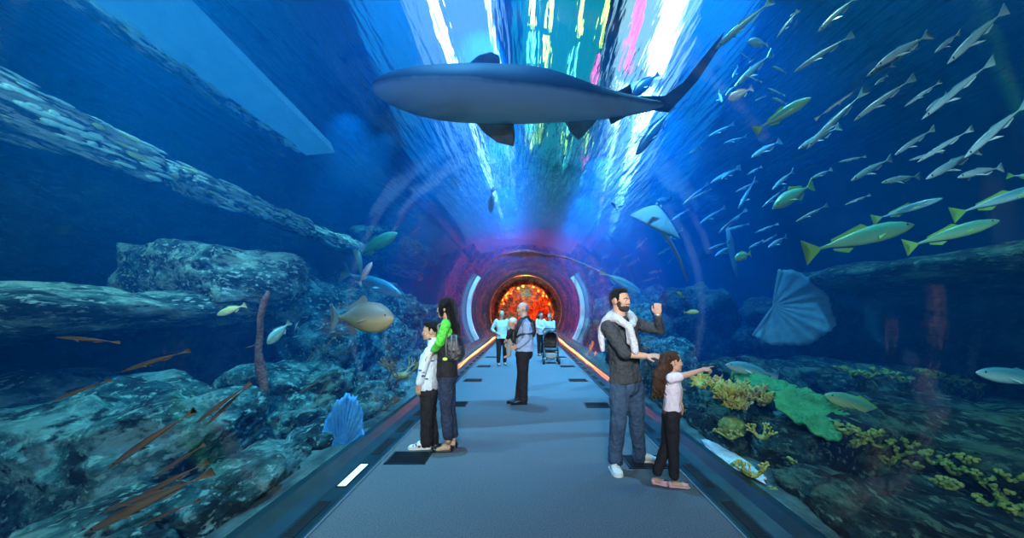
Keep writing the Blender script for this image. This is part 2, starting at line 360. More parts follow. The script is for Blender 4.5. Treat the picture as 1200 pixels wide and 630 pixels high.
# upper left shelves
for i, (c, s, sd) in enumerate([((-6.6, 5.6, 4.15), (.85, 2.6, .36), 21), ((-6.5, 10.6, 4.05), (.7, 2.9, .30), 22), ((-6.6, 16.5, 4.05), (.8, 3.4, .28), 23), ((-6.5, 23.0, 3.8), (.9, 4.0, .35), 24)]):
    T(rock(c, s, sd, RKG, 6 if i < 2 else 5, .75, (0, .35, 0)), ['nearest length of the long glinting rock shelf high on the left', 'second length of the high left rock shelf', 'third length of the high left rock shelf', 'farthest length of the high left rock shelf'][i])
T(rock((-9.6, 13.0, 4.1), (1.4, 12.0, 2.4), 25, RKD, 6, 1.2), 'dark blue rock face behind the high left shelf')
T(rock((-5.78, 7.9, 5.58), (.13, 3.1, .10), 26, RKG, 6, .5, (-.083, 0, -.14)), 'craggy crusted rim beside the pale glow strip near the surface')  # crusted look is painted glints and added glint flakes
T(rock((-5.9, 22, 4.6), (1.2, 6, .5), 27, RK, 5), 'far slanting rock under the surface on the left')
# pale slab near the surface, glowing to imitate bright water
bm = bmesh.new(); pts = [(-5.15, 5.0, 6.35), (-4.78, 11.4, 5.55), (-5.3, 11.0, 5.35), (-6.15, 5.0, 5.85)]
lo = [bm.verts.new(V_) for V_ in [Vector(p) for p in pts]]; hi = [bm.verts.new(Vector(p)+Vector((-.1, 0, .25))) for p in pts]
skin(bm, [lo, hi]); cap(bm, lo[::-1]); cap(bm, hi); tag(obj('water_glow_strip', bm, M('pale_blue_water_glow', (.10, .30, .42), .6, noise_s=3, col2=(.22, .46, .54), stretch=(1, .5, 1), bump=.5, bscale=9, emit=(.04, .34, .75), es=.45), smooth=False), 'long pale blue glowing strip imitating bright water, tapering away under the surface, high on the left', 'glow strip')
# --- right side
T(rock((7.2, 5.9, 2.12), (2.3, 5.2, .24), 31, RKR, 6, .8, (0, .04, 0)), 'long flat rock ledge over the dark cave on the right')
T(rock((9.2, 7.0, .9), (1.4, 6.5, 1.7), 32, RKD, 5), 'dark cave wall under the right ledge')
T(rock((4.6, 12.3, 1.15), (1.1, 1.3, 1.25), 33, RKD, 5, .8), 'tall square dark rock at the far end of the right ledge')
T(rock((6.2, 10.8, .9), (1.3, 1.3, 1.0), 34, RKD, 5), 'dark rock below the pale ribbed fan')
T(rock((2.75, 6.0, .20), (.42, .55, .42), 35, RKR, 5, .7), 'rounded green rock in front of the pointing girl')
T(rock((3.0, 4.75, .15), (.62, .75, .42), 36, RKR, 6, .8), 'brain shaped reef rock under the plate corals')
T(rock((4.3, 4.6, .25), (.95, 1.6, .40), 37, RKR, 6, .9, (0, -.12, 0)), 'streaked reef rock sloping up behind the plate corals')
T(rock((3.0, 3.1, -.02), (.55, .9, .28), 38, RKR, 6, .8), 'reef rock nearest the right glass')
T(rock((5.6, 3.9, .25), (1.1, 2.4, .30), 39, RKR, 6, .9, (0, -.1, 0)), 'wide low reef rock at the right edge of the reef')
T(rock((5.6, 7.8, .40), (1.3, 1.6, .30), 40, RKR, 5), 'reef rock with yellow coral tufts, in front of the cave')
T(rock((4.0, 8.2, .25), (.9, 1.2, .45), 41, RKR, 5), 'reef rock behind the silver barracuda')
T(rock((3.3, 11.0, .3), (.6, 1.4, .6), 42, RK, 5), 'teal rock behind the father by the right glass')
T(rock((3.8, 16, .9), (1.0, 3., 1.0), 43, RK, 5), 'far teal rock along the right glass')
T(rock((6.0, 24, 1.2), (2.5, 5., 1.6), 44, RK, 5), 'massive far rock on the right side of the tank')
for i, (c, s, sd) in enumerate([((2.4, 4.0, .04), (.25, .3, .16), 66), ((2.5, 7.3, .1), (.3, .5, .25), 67), ((2.55, 9.0, .1), (.3, .6, .25), 68)]):
    T(rock(c, s, sd, RKR, 4), 'small loose green stone on the sand by the right glass', 'rock', 'loose stones by the right glass')

for i, (c, s, sd, sb) in enumerate([((-2.75, 1.9, .02), (.45, .9, .30), 71, 5), ((-2.85, 3.4, .0), (.50, .9, .34), 72, 6), ((-2.65, 4.7, -.02), (.38, .7, .28), 73, 6), ((-2.75, 6.3, .0), (.42, .7, .36), 74, 5), ((-2.7, 7.6, .0), (.4, .8, .4), 75, 5), ((-2.8, 9.3, .05), (.45, 1., .45), 76, 5), ((-2.9, 12, .1), (.5, 1.5, .55), 77, 5), ((-3, 16, .2), (.6, 2., .7), 78, 5)]):
    T(rock(c, s, sd, RK, sb, 1.1), ['nearest', 'second', 'third', 'fourth', 'fifth', 'sixth', 'seventh', 'eighth'][i]+' crusted teal rock in the row along the foot of the left glass')
for i, (c, s, sd, sb) in enumerate([((2.75, 1.8, 0), (.4, .9, .24), 81, 5), ((2.6, 3.5, -.02), (.32, .7, .22), 82, 5), ((2.5, 5.6, 0), (.25, .5, .28), 83, 5), ((2.75, 7.7, .05), (.4, .9, .42), 84, 5), ((2.8, 9.8, .1), (.45, 1.1, .5), 85, 5), ((2.9, 13, .2), (.6, 1.6, .7), 86, 5), ((3.4, 20, .5), (.9, 3, .9), 87, 5)]):
    T(rock(c, s, sd, RKR, sb, 1.1), ['nearest', 'second', 'third', 'fourth', 'fifth', 'sixth', 'seventh'][i]+' green rock in the row along the foot of the right glass')
bm = bmesh.new(); bmesh.ops.create_icosphere(bm, subdivisions=4, radius=1)
for v in bm.verts: v.co = Vector((2.14, 4.75, .035))+Vector((v.co.x*.11, v.co.y*.65, v.co.z*.02))*(1+.3*noise.noise(v.co*2.5))
tag(obj('sand', bm, M('white_sand', (.75, .85, .85), .95, noise_s=30, col2=(.5, .65, .65))), 'small patch of bright white sand at the foot of the right glass', 'sand', None, 'stuff')

rnd = random.Random(17)
for sx, mt, sd_n in ((-1, RK, 'left'), (1, RKR, 'right')):
    for i in range(15):
        y = 1.6+i*.52+rnd.uniform(-.1, .1)
        if sx == 1 and 3.9 < y < 5.1: continue
        T(rock((sx*(2.42+rnd.uniform(-.04, .1)), y, .04), (.20+rnd.random()*.1, .28+rnd.random()*.2, .13+rnd.random()*.12), 100+i+sx*40, mt, 4, .9, freq=1.6), 'small crusted stone pressed against the foot of the %s glass' % sd_n, 'rock', 'stones at the foot of the %s glass' % sd_n)

# flakes added on the high left shelf and rim, coloured to imitate glints
PLT = M('pale_glint_flakes', (.45, .75, .70), .7, noise_s=6, col2=(.75, .95, .85), bump=.6, bscale=20); PLY = M('ochre_glint_flakes', (.50, .55, .25), .7)
shelves = [o for o in bpy.data.objects if o.get('label', '').endswith('high left rock shelf') or o.get('label', '').startswith('nearest length of the long glinting')]
rnd = random.Random(31)
rim = [o for o in bpy.data.objects if o.get('label', '').startswith('craggy crusted rim')]
for k, o in enumerate(sorted(shelves, key=lambda q: q.data.vertices[0].co.y)[:3]+rim):
    vs = [v for v in o.data.vertices if v.normal.x > .1-(.4 if o in rim else 0) and v.normal.z > -.75 and v.normal.y < .6]
    for mt, n_, nm in ((PLT, 120 if o not in rim else 70, 'pale_glint_flakes'), (PLY, 25, 'ochre_glint_flakes')):
        bm = bmesh.new()
        for _ in range(n_):
            v = rnd.choice(vs); nn = v.normal; L_ = rnd.uniform(.08, .30)
            c = v.co+nn*.01
            if rnd.random() < .7: c = c+Vector((.02, 0, rnd.uniform(-.02, .04)))
            q = (nn+Vector((rnd.uniform(-.3, .3), 0, rnd.uniform(-.3, .3)))).normalized(); R_ = Matrix((Vector((0, 1, 0)).cross(q).normalized(), Vector((0, 1, 0)), q)).transposed()
            ell(bm, c, (rnd.uniform(.012, .045), L_, .018), R_.to_euler(), 8, 5)
        c_ = obj(nm, bm, mt, o); tag(c_, kind='stuff')

from mathutils.bvhtree import BVHTree
_vs, _fs = [], []
for o in bpy.data.objects:
    if o.name.startswith('rock'):
        b0 = len(_vs); _vs += [v.co.copy() for v in o.data.vertices]; _fs += [[b0+i for i in p.vertices] for p in o.data.polygons]
_bvh = BVHTree.FromPolygons(_vs, _fs)
def on_rock(px, py, D=5.):
    o_ = Vector((0, 0, EYE)); d_ = (P(px, py, 1.)-o_).normalized(); h = _bvh.ray_cast(o_, d_)
    return h[0]+d_*.02 if h[0] else P(px, py, D)
# ------------------------------------------------------------------ corals
def coralm(name, a, b, sc=8): return M(name, a, .8, noise_s=sc, col2=b, bump=.8, bscale=30)
YC = coralm('yellow_green_coral', (.28, .36, .07), (.55, .56, .20)); GC = coralm('green_plate_coral', (.025, .20, .07), (.06, .34, .11)); BC = coralm('olive_brain_coral', (.12, .22, .07), (.30, .42, .12), 20)
GC2 = coralm('olive_tan_coral', (.14, .15, .07), (.28, .27, .15))
FGC = coralm('finger_coral_green', (.12, .24, .05), (.36, .44, .12)); TC = coralm('tan_coral', (.28, .28, .13), (.48, .46, .26))
def ruffle(name, c, R, n_, mat, label, amp=.15, tilt=(0, 0, 0), thick=.012, lobes=9, seed=0, cup=.25, span=2*PI, cat='coral', rx=1., group=None):
    rnd = random.Random(seed); bm = bmesh.new(); E = Euler(tilt).to_matrix(); NA = 72; rg = []
    ph = [rnd.uniform(0, 6) for _ in range(4)]
    for i in range(9):
        t = i/8; row = []
        for k in range(NA+1):
            a = span*k/NA
            edge = 1+amp*.6*math.sin(a*lobes+ph[0])*t+amp*.5*math.sin(a*lobes*2.3+ph[1])*t
            r_ = R*t*edge; z = cup*R*t*t+amp*R*.8*t*t*math.sin(a*lobes*1.5+ph[2])+.012*R*math.sin(a*40)*t
            row.append(bm.verts.new(Vector(c)+E@Vector((r_*math.cos(a)*rx, r_*math.sin(a), z))))
        rg.append(row)
    skin(bm, rg, False); bmesh.ops.remove_doubles(bm, verts=bm.verts, dist=.0005)
    o = obj(name, bm, mat); md = o.modifiers.new('s', 'SOLIDIFY'); md.thickness = thick
    return tag(o, label, cat, group)
def branch(c, h, n, mat, label, seed=0, spread=.8, group=None, r0=.03):
    rnd = random.Random(seed); bm = bmesh.new(); ell(bm, c, (h*.34, h*.34, h*.14), None, 12, 6)
    def grow(p, d, L, r, lv):
        e = p+d*L; cone(bm, p, e, r, r*.8, 7, 2)
        if lv:
            for _ in range(3 if lv > 1 else 2):
                dd = (d+Vector((rnd.uniform(-1, 1), rnd.uniform(-1, 1), rnd.uniform(-.1, .6)))*spread).normalized(); grow(e, dd, L*rnd.uniform(.6, .85), r*.75, lv-1)
        else: ell(bm, e, (r*1.9, r*1.9, r*1.3), None, 8, 5)
    for i in range(n):
        a = 2*PI*i/n+rnd.random(); dd = Vector((math.cos(a), math.sin(a), rnd.uniform(.5, 1.1))).normalized()
        grow(Vector(c)+Vector((math.cos(a), math.sin(a), 0))*h*.25, dd, h*.38, r0, 2)
    return tag(obj('coral', bm, mat), label, 'coral', group)
def brain(c, r, mat, label, seed=0, group=None):
    bm = bmesh.new(); bmesh.ops.create_icosphere(bm, subdivisions=4, radius=1)
    for v in bm.verts:
        u = v.co.copy(); h = noise.noise(u*4+Vector((seed, 0, 0))); v.co = Vector(c)+Vector((u.x*r, u.y*r, u.z*r*.8))*(1+.10*math.sin(h*16))
    return tag(obj('coral', bm, mat), label, 'coral', group)
# plate corals, right
ruffle('coral', P(948, 482, 4.6), .33, 0, GC, 'broad green plate coral, largest of the plates on the right reef', .05, (.45, -.1, .2), .02, 7, 1, .12)
ruffle('coral', P(918, 460, 5.3), .27, 0, GC, 'green plate coral under the tail of the silver barracuda', .05, (.4, 0, .5), .02, 8, 2, .12)
ruffle('coral', P(885, 450, 5.8), .26, 0, GC, 'green plate coral behind the ruffled yellow corals', .05, (.35, 0, 0), .02, 8, 3, .12)
ruffle('coral', P(962, 503, 4.2), .17, 0, GC, 'small bright green plate coral below the broadest one', .06, (.5, .15, .1), .02, 5, 4, .1)
k = 0
for px, py, D, R_ in ((825, 448, 5.4, .13), (842, 456, 5.3, .15), (858, 462, 5.2, .17), (872, 457, 5.3, .14), (888, 466, 5.1, .15), (902, 470, 5.0, .13), (862, 475, 5.0, .12), (848, 466, 5.1, .12)):
    for j in range(3):
        k += 1; rr = random.Random(k)
        ruffle('coral', P(px+rr.uniform(-5, 5), py+rr.uniform(-4, 4), D+rr.uniform(-.1, .1)), R_*rr.uniform(.6, 1), 0, (YC, TC, YC)[j], 'ruffled yellow lettuce coral on the reef below the pointing hand', .32, (rr.uniform(.1, .9), rr.uniform(-.6, .6), rr.uniform(0, 6)), .008, 6, k, .55, group='ruffled yellow corals')
for i, (px, py, D) in enumerate(((893, 512, 4.5), (882, 556, 3.95), (856, 512, 4.9))):
    branch(P(px, py, D), .16, 5, YC, ['olive tufted coral beside the brain shaped reef rock', 'small tufted coral low on the reef near the white sand', 'little tufted coral on the rounded green rock'][i], i, .8, None, .012)
brain(P(858, 500, 5.0), .14, BC, 'rounded green brain coral beside the ruffled corals', 1); brain(P(866, 548, 4.5), .08, BC, 'small green brain coral behind the white sand', 2); brain(P(875, 443, 6.2), .2, BC, 'green mound coral behind the silver barracuda', 3)
for i, (px, py, D, h) in enumerate(((1015, 440, 6.5, .2), (1030, 436, 6.6, .2), (1000, 437, 6.6, .18), (1045, 440, 6.4, .18), (1095, 440, 5.6, .2), (1112, 445, 5.5, .2), (1128, 448, 5.5, .17), (1080, 436, 5.7, .17),
        (1010, 512, 4.4, .22), (1030, 520, 4.3, .22), (1052, 530, 4.2, .2), (1095, 540, 3.9, .2), (1120, 552, 3.8, .2), (1150, 560, 3.7, .18), (1170, 575, 3.6, .18), (990, 505, 4.6, .18), (1000, 520, 4, .15), (1022, 508, 4, .15), (1040, 540, 4, .16), (1065, 520, 4, .14), (1075, 545, 4, .16), (1110, 570, 4, .16), (1135, 540, 4, .15), (1160, 590, 3.5, .15), (1185, 560, 3.5, .15), (1190, 600, 3.5, .14), (1060, 445, 6, .18), (985, 432, 6, .16), (1145, 452, 5, .15), (930, 540, 4, .10), (905, 575, 4, .09))):
    branch(on_rock(px, py+2, D), h*.62, 6, FGC, 'tuft of yellow green finger coral growing on the dark right reef', 20+i, .9, 'yellow finger coral tufts', .017)
# blue fan sponge, left
FAN = M('blue_fan_sponge', (.01, .22, .55), .6, noise_s=5, col2=(.04, .36, .78), bump=.5, bscale=12)
def fan(c, w_, h_, face, mat, name, label, ribs=16, cat='sponge', roll=0.):
    bm = bmesh.new(); f = Vector(face).normalized(); s = f.cross(Vector((0, 0, 1))).normalized(); u = s.cross(f); c = Vector(c); rg = []; s, u = s*math.cos(roll)+u*math.sin(roll), u*math.cos(roll)-s*math.sin(roll)
    for i in range(12):
        t = i/11; row = []
        for k in range(97):
            a = -.35+ (PI+.7)*k/96
            edge = 1+.025*math.sin(a*ribs)*t+.015*math.sin(a*37)*t
            x = w_*t*edge*math.cos(a); z = h_*(.50*t*edge*math.sin(a)*(2 if math.sin(a) > 0 else .9))
            y = .28*w_*(t**1.6)*(1-.5*abs(math.cos(a)))+.022*w_*math.sin(a*ribs*2)*t+.08*w_*math.sin(a*ribs*.5)*t*t
            row.append(bm.verts.new(c+s*x+u*z+f*y))
        rg.append(row)
    skin(bm, rg, False); bmesh.ops.remove_doubles(bm, verts=bm.verts, dist=.0005)
    o = obj(name, bm, mat); md = o.modifiers.new('s', 'SOLIDIFY'); md.thickness = .018
    return tag(o, label, cat)
fan(P(398, 534, 5.3), .25, .72, (.35, -1, .1), FAN, 'fan_sponge', 'bright blue ribbed fan sponge standing by the left glass', 14, roll=.15)
PALE = M('pale_ribbed_reflection', (.13, .22, .27), .8, noise_s=4, col2=(.24, .33, .36), bump=.5, bscale=8)
fan(P(905, 358, 9.0), .75, 1.05, (-.25, -1, .1), PALE, 'fan_reflection', 'large pale ribbed fan imitating a reflection, spreading sideways at the mouth of the right cave', 9, 'coral', roll=1.95)  # fan shape stands in for a reflection in the glass
branch(P(447, 478, 7.2), .30, 8, GC2, 'pale olive branching coral beyond the boy', 91, .6, None, .014)
branch(P(470, 440, 8.0), .45, 7, GC2, 'tall olive branching coral left of the boy', 92, .4, None, .014)
# ------------------------------------------------------------------ fish
def fishmat(name, back, belly, rough=.35, sp=.5):
    m = bpy.data.materials.new(name); m.use_nodes = True; nt = m.node_tree; p = nt.nodes['Principled BSDF']; p.inputs['Roughness'].default_value = rough; p.inputs['Specular IOR Level'].default_value = sp
    tc = nt.nodes.new('ShaderNodeTexCoord'); sx = nt.nodes.new('ShaderNodeSeparateXYZ'); nt.links.new(tc.outputs['Object'], sx.inputs[0])
    nz = nt.nodes.new('ShaderNodeTexNoise'); nz.inputs['Scale'].default_value = 9; nt.links.new(tc.outputs['Object'], nz.inputs['Vector'])
    ma = nt.nodes.new('ShaderNodeMath'); ma.operation = 'MULTIPLY_ADD'; ma.inputs[1].default_value = .04; nt.links.new(nz.outputs['Fac'], ma.inputs[0]); nt.links.new(sx.outputs['Z'], ma.inputs[2])
    mr = nt.nodes.new('ShaderNodeMapRange'); mr.inputs[1].default_value = -.01; mr.inputs[2].default_value = .06; nt.links.new(ma.outputs[0], mr.inputs[0])
    mx = nt.nodes.new('ShaderNodeMixRGB'); mx.inputs[1].default_value = (*belly, 1); mx.inputs[2].default_value = (*back, 1); nt.links.new(mr.outputs[0], mx.inputs[0]); nt.links.new(mx.outputs[0], p.inputs['Base Color'])
    return m
def fin(name, pts, mat, par, th=.006):
    """pts: outline in the fish's own x/z plane (or 3-D), given thickness"""
    bm = bmesh.new(); vs = [Vector(p if len(p) == 3 else (p[0], 0, p[1])) for p in pts]
    nn = (vs[1]-vs[0]).cross(vs[2]-vs[0]).normalized()*th/2
    a = [bm.verts.new(v+nn) for v in vs]; b = [bm.verts.new(v-nn) for v in vs]
    skin(bm, [a, b]); cap(bm, a[::-1]); cap(bm, b)
    bmesh.ops.triangulate(bm, faces=[f for f in bm.faces if len(f.verts) > 4]); bmesh.ops.recalc_face_normals(bm, faces=bm.faces)
    me = bpy.data.meshes.new(name); bm.to_mesh(me); bm.free(); o = bpy.data.objects.new(name, me); C.objects.link(o); me.materials.append(mat); o.parent = par; return o
PR = [(0, .02), (.04, .30), (.12, .62), (.25, .92), (.40, 1.0), (.58, .88), (.75, .55), (.88, .26), (.96, .17), (1.0, .16)]
def fish(hh=.12, ww=.07, mat=None, finm=None, fork=.13, dors=.07, name='fish', full=True, parts=True):
    """unit-length fish, nose at x=+.5"""
    bm = bmesh.new(); secs = [((.5-.86*t, 0, .01*math.sin(t*3)), hh*h/2*1., ww*h/2+.002) for t, h in PR]
    rings = []
    for (c, a, b) in secs:
        rings.append([bm.verts.new(Vector(c)+Vector((0, b*math.cos(q), a*math.sin(q)))) for q in [2*PI*k/14 for k in range(14)]])
    skin(bm, rings); cap(bm, rings[0][::-1]); cap(bm, rings[-1])
    o = obj(name, bm, mat)
    fin('tail_fin', [(-.35, hh*.07), (-.5, fork), (-.455, fork*.35), (-.44, 0), (-.455, -fork*.35), (-.5, -fork), (-.35, -hh*.07)], finm or mat, o)
    if parts:
        fin('dorsal_fin', [(.12, hh*.46), (.05, hh*.46+dors), (-.08, hh*.42+dors*.45), (-.24, hh*.22+dors*.35), (-.24, hh*.20), (-.05, hh*.40)], finm or mat, o)
        fin('anal_fin', [(-.06, -hh*.40), (-.12, -hh*.36-dors*.8), (-.24, -hh*.2-dors*.3), (-.24, -hh*.18)], finm or mat, o)
        for s_ in (-1, 1): fin('pectoral_fin', [(.22, s_*ww*.42, -.01), (.10, s_*(ww*.5+.05), -.05), (.13, s_*(ww*.45+.02), -.02)], finm or mat, o)
        for s_ in (-1, 1):
            bm = bmesh.new(); ell(bm, (0, 0, 0), (.011, .005, .011), None, 10, 6); e_ = obj('eye', bm, EYEB); e_.parent = o; e_.location = (.42, s_*ww*.24, hh*.10)
    return o
EYEB = M('eye_dark', (.012, .008, .006), .2)
def pose(o, head, tail, roll=0.):
    head, tail = Vector(head), Vector(tail); d = head-tail; L = d.length; d.normalize()
    s, u = frame_of(d); y = u.cross(d)
    R = Matrix((d, y, u)).transposed().to_4x4()
    if roll: R = R @ Matrix.Rotation(roll, 4, 'X')
    o.matrix_world = Matrix.Translation((head+tail)/2) @ R @ Matrix.Diagonal((L, L, L, 1))
SIL = fishmat('silver_fish', (.15, .36, .46), (.45, .60, .64)); YEL = M('yellow_green_fin', (.24, .48, .08), .5); JCK = fishmat('green_gold_jack', (.10, .36, .24), (.36, .52, .24)); 
TEL = fishmat('teal_silver_fish', (.08, .30, .38), (.50, .72, .72)); ORG = fishmat('orange_red_fish', (.045, .034, .028), (.10, .09, .065)); DRK = fishmat('dark_fish', (.01, .05, .09), (.03, .10, .14)); WHF = fishmat('pale_pink_fish', (.8, .45, .5), (.9, .85, .85))
YBR = fishmat('tan_fish', (.45, .38, .12), (.55, .50, .25)); GRP = fishmat('grey_gold_grouper', (.20, .23, .24), (.42, .38, .20), .5)
def depth(px, py, k):
    rp = max(60, math.hypot(px-CX, (CY-py))); return min(max(k*2.62*F/rp, 3.2), 26)
protoS = fish(.072, .05, SIL, SIL, .055, .022)
tag(protoS, 'slender silver schooling fish, one of the shoal in the blue water on the right', 'fish', 'silver shoal on the right')
school = []   # head px, tail px, depth factor
S1 = [((838,58),(905,0),1.6),((860,103),(905,62),1.6),((1000,108),(955,140),1.3),((910,45),(935,12),1.7),((958,38),(1005,-5),1.5),((930,85),(1000,40),1.5),((945,175),(1015,105),1.4),((1015,90),(1075,52),1.3),
 ((1025,80),(1090,40),1.25),((1110,75),(1180,10),1.2),((1080,140),(1165,70),1.2),((1095,62),(1125,38),1.35),((1000,142),(1072,90),1.3),((1060,125),(1103,95),1.3),((1025,100),(1040,88),1.4),((1130,185),(1205,120),1.2),((1085,130),(1110,110),1.4),
 ((1048,182),(1095,150),1.3),((880,185),(915,165),1.6),((845,210),(865,196),1.8),((830,160),(860,145),1.8),((848,168),(875,160),1.8),((832,215),(868,196),1.7),((905,222),(930,200),1.6),((935,175),(985,148),1.5),((1075,190),(1140,150),1.25),
 ((997,212),(1045,185),1.4),((1085,210),(1150,175),1.25),((983,190),(1015,183),1.45),((1033,214),(1078,206),1.35),((1065,188),(1105,177),1.35),((1122,208),(1175,196),1.25),((932,260),(970,240),1.5),((893,243),(920,220),1.6),
 ((865,245),(885,210),1.7),((820,262),(850,243),1.7),((842,273),(875,245),1.7),((850,270),(878,262),1.7),((800,240),(830,215),1.8),((830,292),(855,283),1.7),((838,300),(860,288),1.7),((877,291),(895,281),1.6),((893,285),(910,275),1.6),
 ((900,290),(922,277),1.6),((884,273),(912,262),1.6),((787,258),(807,245),1.9),((780,284),(800,268),1.9),((770,299),(790,287),1.9),((782,309),(790,300),1.9),((745,292),(758,279),2.1),((728,303),(740,298),2.2),((705,303),(715,298),2.4),
 ((760,320),(775,317),2.1),((752,330),(772,324),2.1),((718,322),(728,310),2.4),((722,332),(733,325),2.4),((735,312),(749,303),2.2),((700,318),(708,312),2.6),((690,322),(697,316),2.7),((712,340),(722,334),2.6),((695,335),(703,330),2.8),
 ((871,88),(893,96),1.7),((899,103),(920,112),1.6),((905,115),(922,122),1.6),((868,62),(880,70),1.8),((876,75),(885,68),1.8),((858,92),(865,78),1.8),((850,112),(862,100),1.8),((846,120),(842,108),1.8),((885,118),(898,112),1.7),((905,78),(922,85),1.6),((925,20),(938,12),1.6),
 ((935,22),(930,35),1.6),((875,205),(893,195),1.7),((905,245),(930,232),1.55),((770,235),(785,232),2.0),((862,225),(888,212),1.7),((812,232),(834,221),1.8),((808,180),(822,172),1.9),((990,240),(1020,228),1.45),((950,210),(975,198),1.5)]
rnd = random.Random(11)
for i, (h, t, k_) in enumerate(S1):
    o = protoS if i == 0 else copy_tree(protoS)
    D1 = depth(*h, k_); pose(o, P(*h, D1), P(*t, D1*(1+rnd.uniform(.0, .10))), rnd.uniform(-.3, .3))
    if i and i % 1 == 0: pass
def one(proto, h, t, D1, D2, label, cat='fish', group=None, roll=0.):
    pose(proto, P(*h, D1), P(*t, D2), roll); tag(proto, label, cat, group); return proto
J = lambda **k: fish(.20, .12, JCK, YEL, .11, .06, **k)
one(J(), (951, 114), (884, 154), 5.6, 5.9, 'green gold jack swimming upward among the silver shoal')
one(J(), (906, 243), (953, 216), 6.2, 6.6, 'small green gold jack with yellow tail turned downwards in the shoal')
one(fish(.17, .11, JCK, YEL, .12, .05), (1072, 263), (942, 296), 5.4, 5.5, 'long yellow tailed jack just above the right ledge')
one(fish(.17, .11, JCK, YEL, .12, .05), (1172, 258), (1060, 290), 4.6, 4.9, 'yellow tailed jack nearest the right edge above the ledge')
one(fish(.13, .10, TEL, YEL, .11, .05), (1105, 232), (1022, 258), 5.2, 5.6, 'dim slender yellow tailed fish above the pair of jacks')
one(fish(.13, .10, TEL, YEL, .11, .05), (1235, 215), (1115, 252), 4.4, 4.7, 'slender fish with yellow tail cut by the right edge')
one(fish(.14, .10, TEL, YEL, .10, .05), (1240, 206), (1180, 206), 4.6, 4.9, 'green finned fish just entering at the right edge')
one(fish(.18, .11, TEL, TEL, .12, .03), (850, 427), (912, 441), 5.9, 6.2, 'pointed silver blue barracuda in front of the right reef')
one(fish(.20, .12, JCK, YEL, .09, .04), (966, 462), (1050, 492), 4.6, 4.7, 'green fish gliding low over the plate corals')
one(fish(.16, .12, TEL, TEL, .11, .03), (1143, 436), (1245, 450), 4.1, 4.2, 'teal fish with white belly low at the right edge')
one(fish(.30, .16, fishmat('small_yellow_fish', (.40, .70, .20), (.60, .80, .40)), YEL, .14, .07), (819, 365), (801, 366), 7.4, 7.5, 'small yellow fish behind the raised fist of the man')
one(fish(.30, .16, YEL, YEL, .14, .07), (793, 342), (801, 348), 8.0, 8.1, 'tiny yellow fish above the raised fist')
one(fish(.34, .18, JCK, YEL, .14, .07), (861, 303), (880, 297), 7.0, 7.2, 'small yellow finned fish over the corner of the right ledge')
one(fish(.28, .18, WHF, WHF, .12, .05), (853, 117), (882, 103), 6.2, 6.3, 'pale pink tinted fish at the bright edge of the shoal')
one(fish(.40, .25, SIL, SIL, .12, .05), (877, 49), (900, 52), 6.4, 6.5, 'plump bright silver fish near the top of the shoal')

one(fish(.14, .10, DRK, DRK, .05, .03), (745, 182), (790, 124), 8.2, 8.6, 'dark slender fish hanging below the tail of the big shark')
one(fish(.22, .12, DRK, DRK, .05, .03), (741, 112), (772, 86), 8.0, 8.4, 'dark fish partly behind the upper side of the shark tail')
one(fish(.26, .16, DRK, DRK, .12, .06), (575, 250), (577, 222), 14, 14, 'small dark fish below the left white lamp streak')
one(fish(.26, .16, DRK, DRK, .12, .06), (716, 236), (723, 246), 12, 12, 'small dark fish in front of the right white lamp streak')
one(fish(.26, .16, DRK, DRK, .12, .06), (724, 243), (734, 239), 12, 12, 'tiny dark fish just right of another before the white streak')
# grouper and companions on the left
g = fish(.36, .24, GRP, fishmat('grey_fin', (.20, .24, .27), (.25, .28, .30)), .17, .10)
one(g, (462, 373), (388, 372), 6.6, 7.2, 'big spotted grey and gold grouper facing right, above the rocks')
one(fish(.24, .16, fishmat('jade_fish', (.06, .45, .30), (.10, .55, .40)), None, .16, .06), (466, 273), (416, 300), 8.6, 8.9, 'large jade green fish slanting over the far rocks on the left')
one(fish(.22, .14, fishmat('jade_fish_dim', (.05, .35, .30), (.10, .45, .40)), None, .12, .05), (420, 294), (424, 330), 8.4, 8.6, 'jade fish hanging head up below the large jade one')
one(fish(.26, .14, WHF, None, .14, .07), (436, 307), (421, 333), 7.8, 7.9, 'pale pinkish fish rising beside the jade pair')
one(fish(.20, .12, TEL, None, .16, .05), (470, 345), (400, 318), 10.5, 10.9, 'dim teal fish behind the grouper')
one(fish(.26, .14, fishmat('lemon_fish', (.50, .55, .20), (.70, .70, .40)), None, .12, .06), (254, 369), (288, 357), 5.4, 5.5, 'lemon yellow fish in front of the dark hollow on the left')
one(fish(.34, .14, fishmat('striped_teal_fish', (.20, .45, .42), (.35, .60, .52)), None, .12, .06), (313, 403), (340, 377), 5.2, 5.4, 'broad pale teal fish beside the red sea rod')
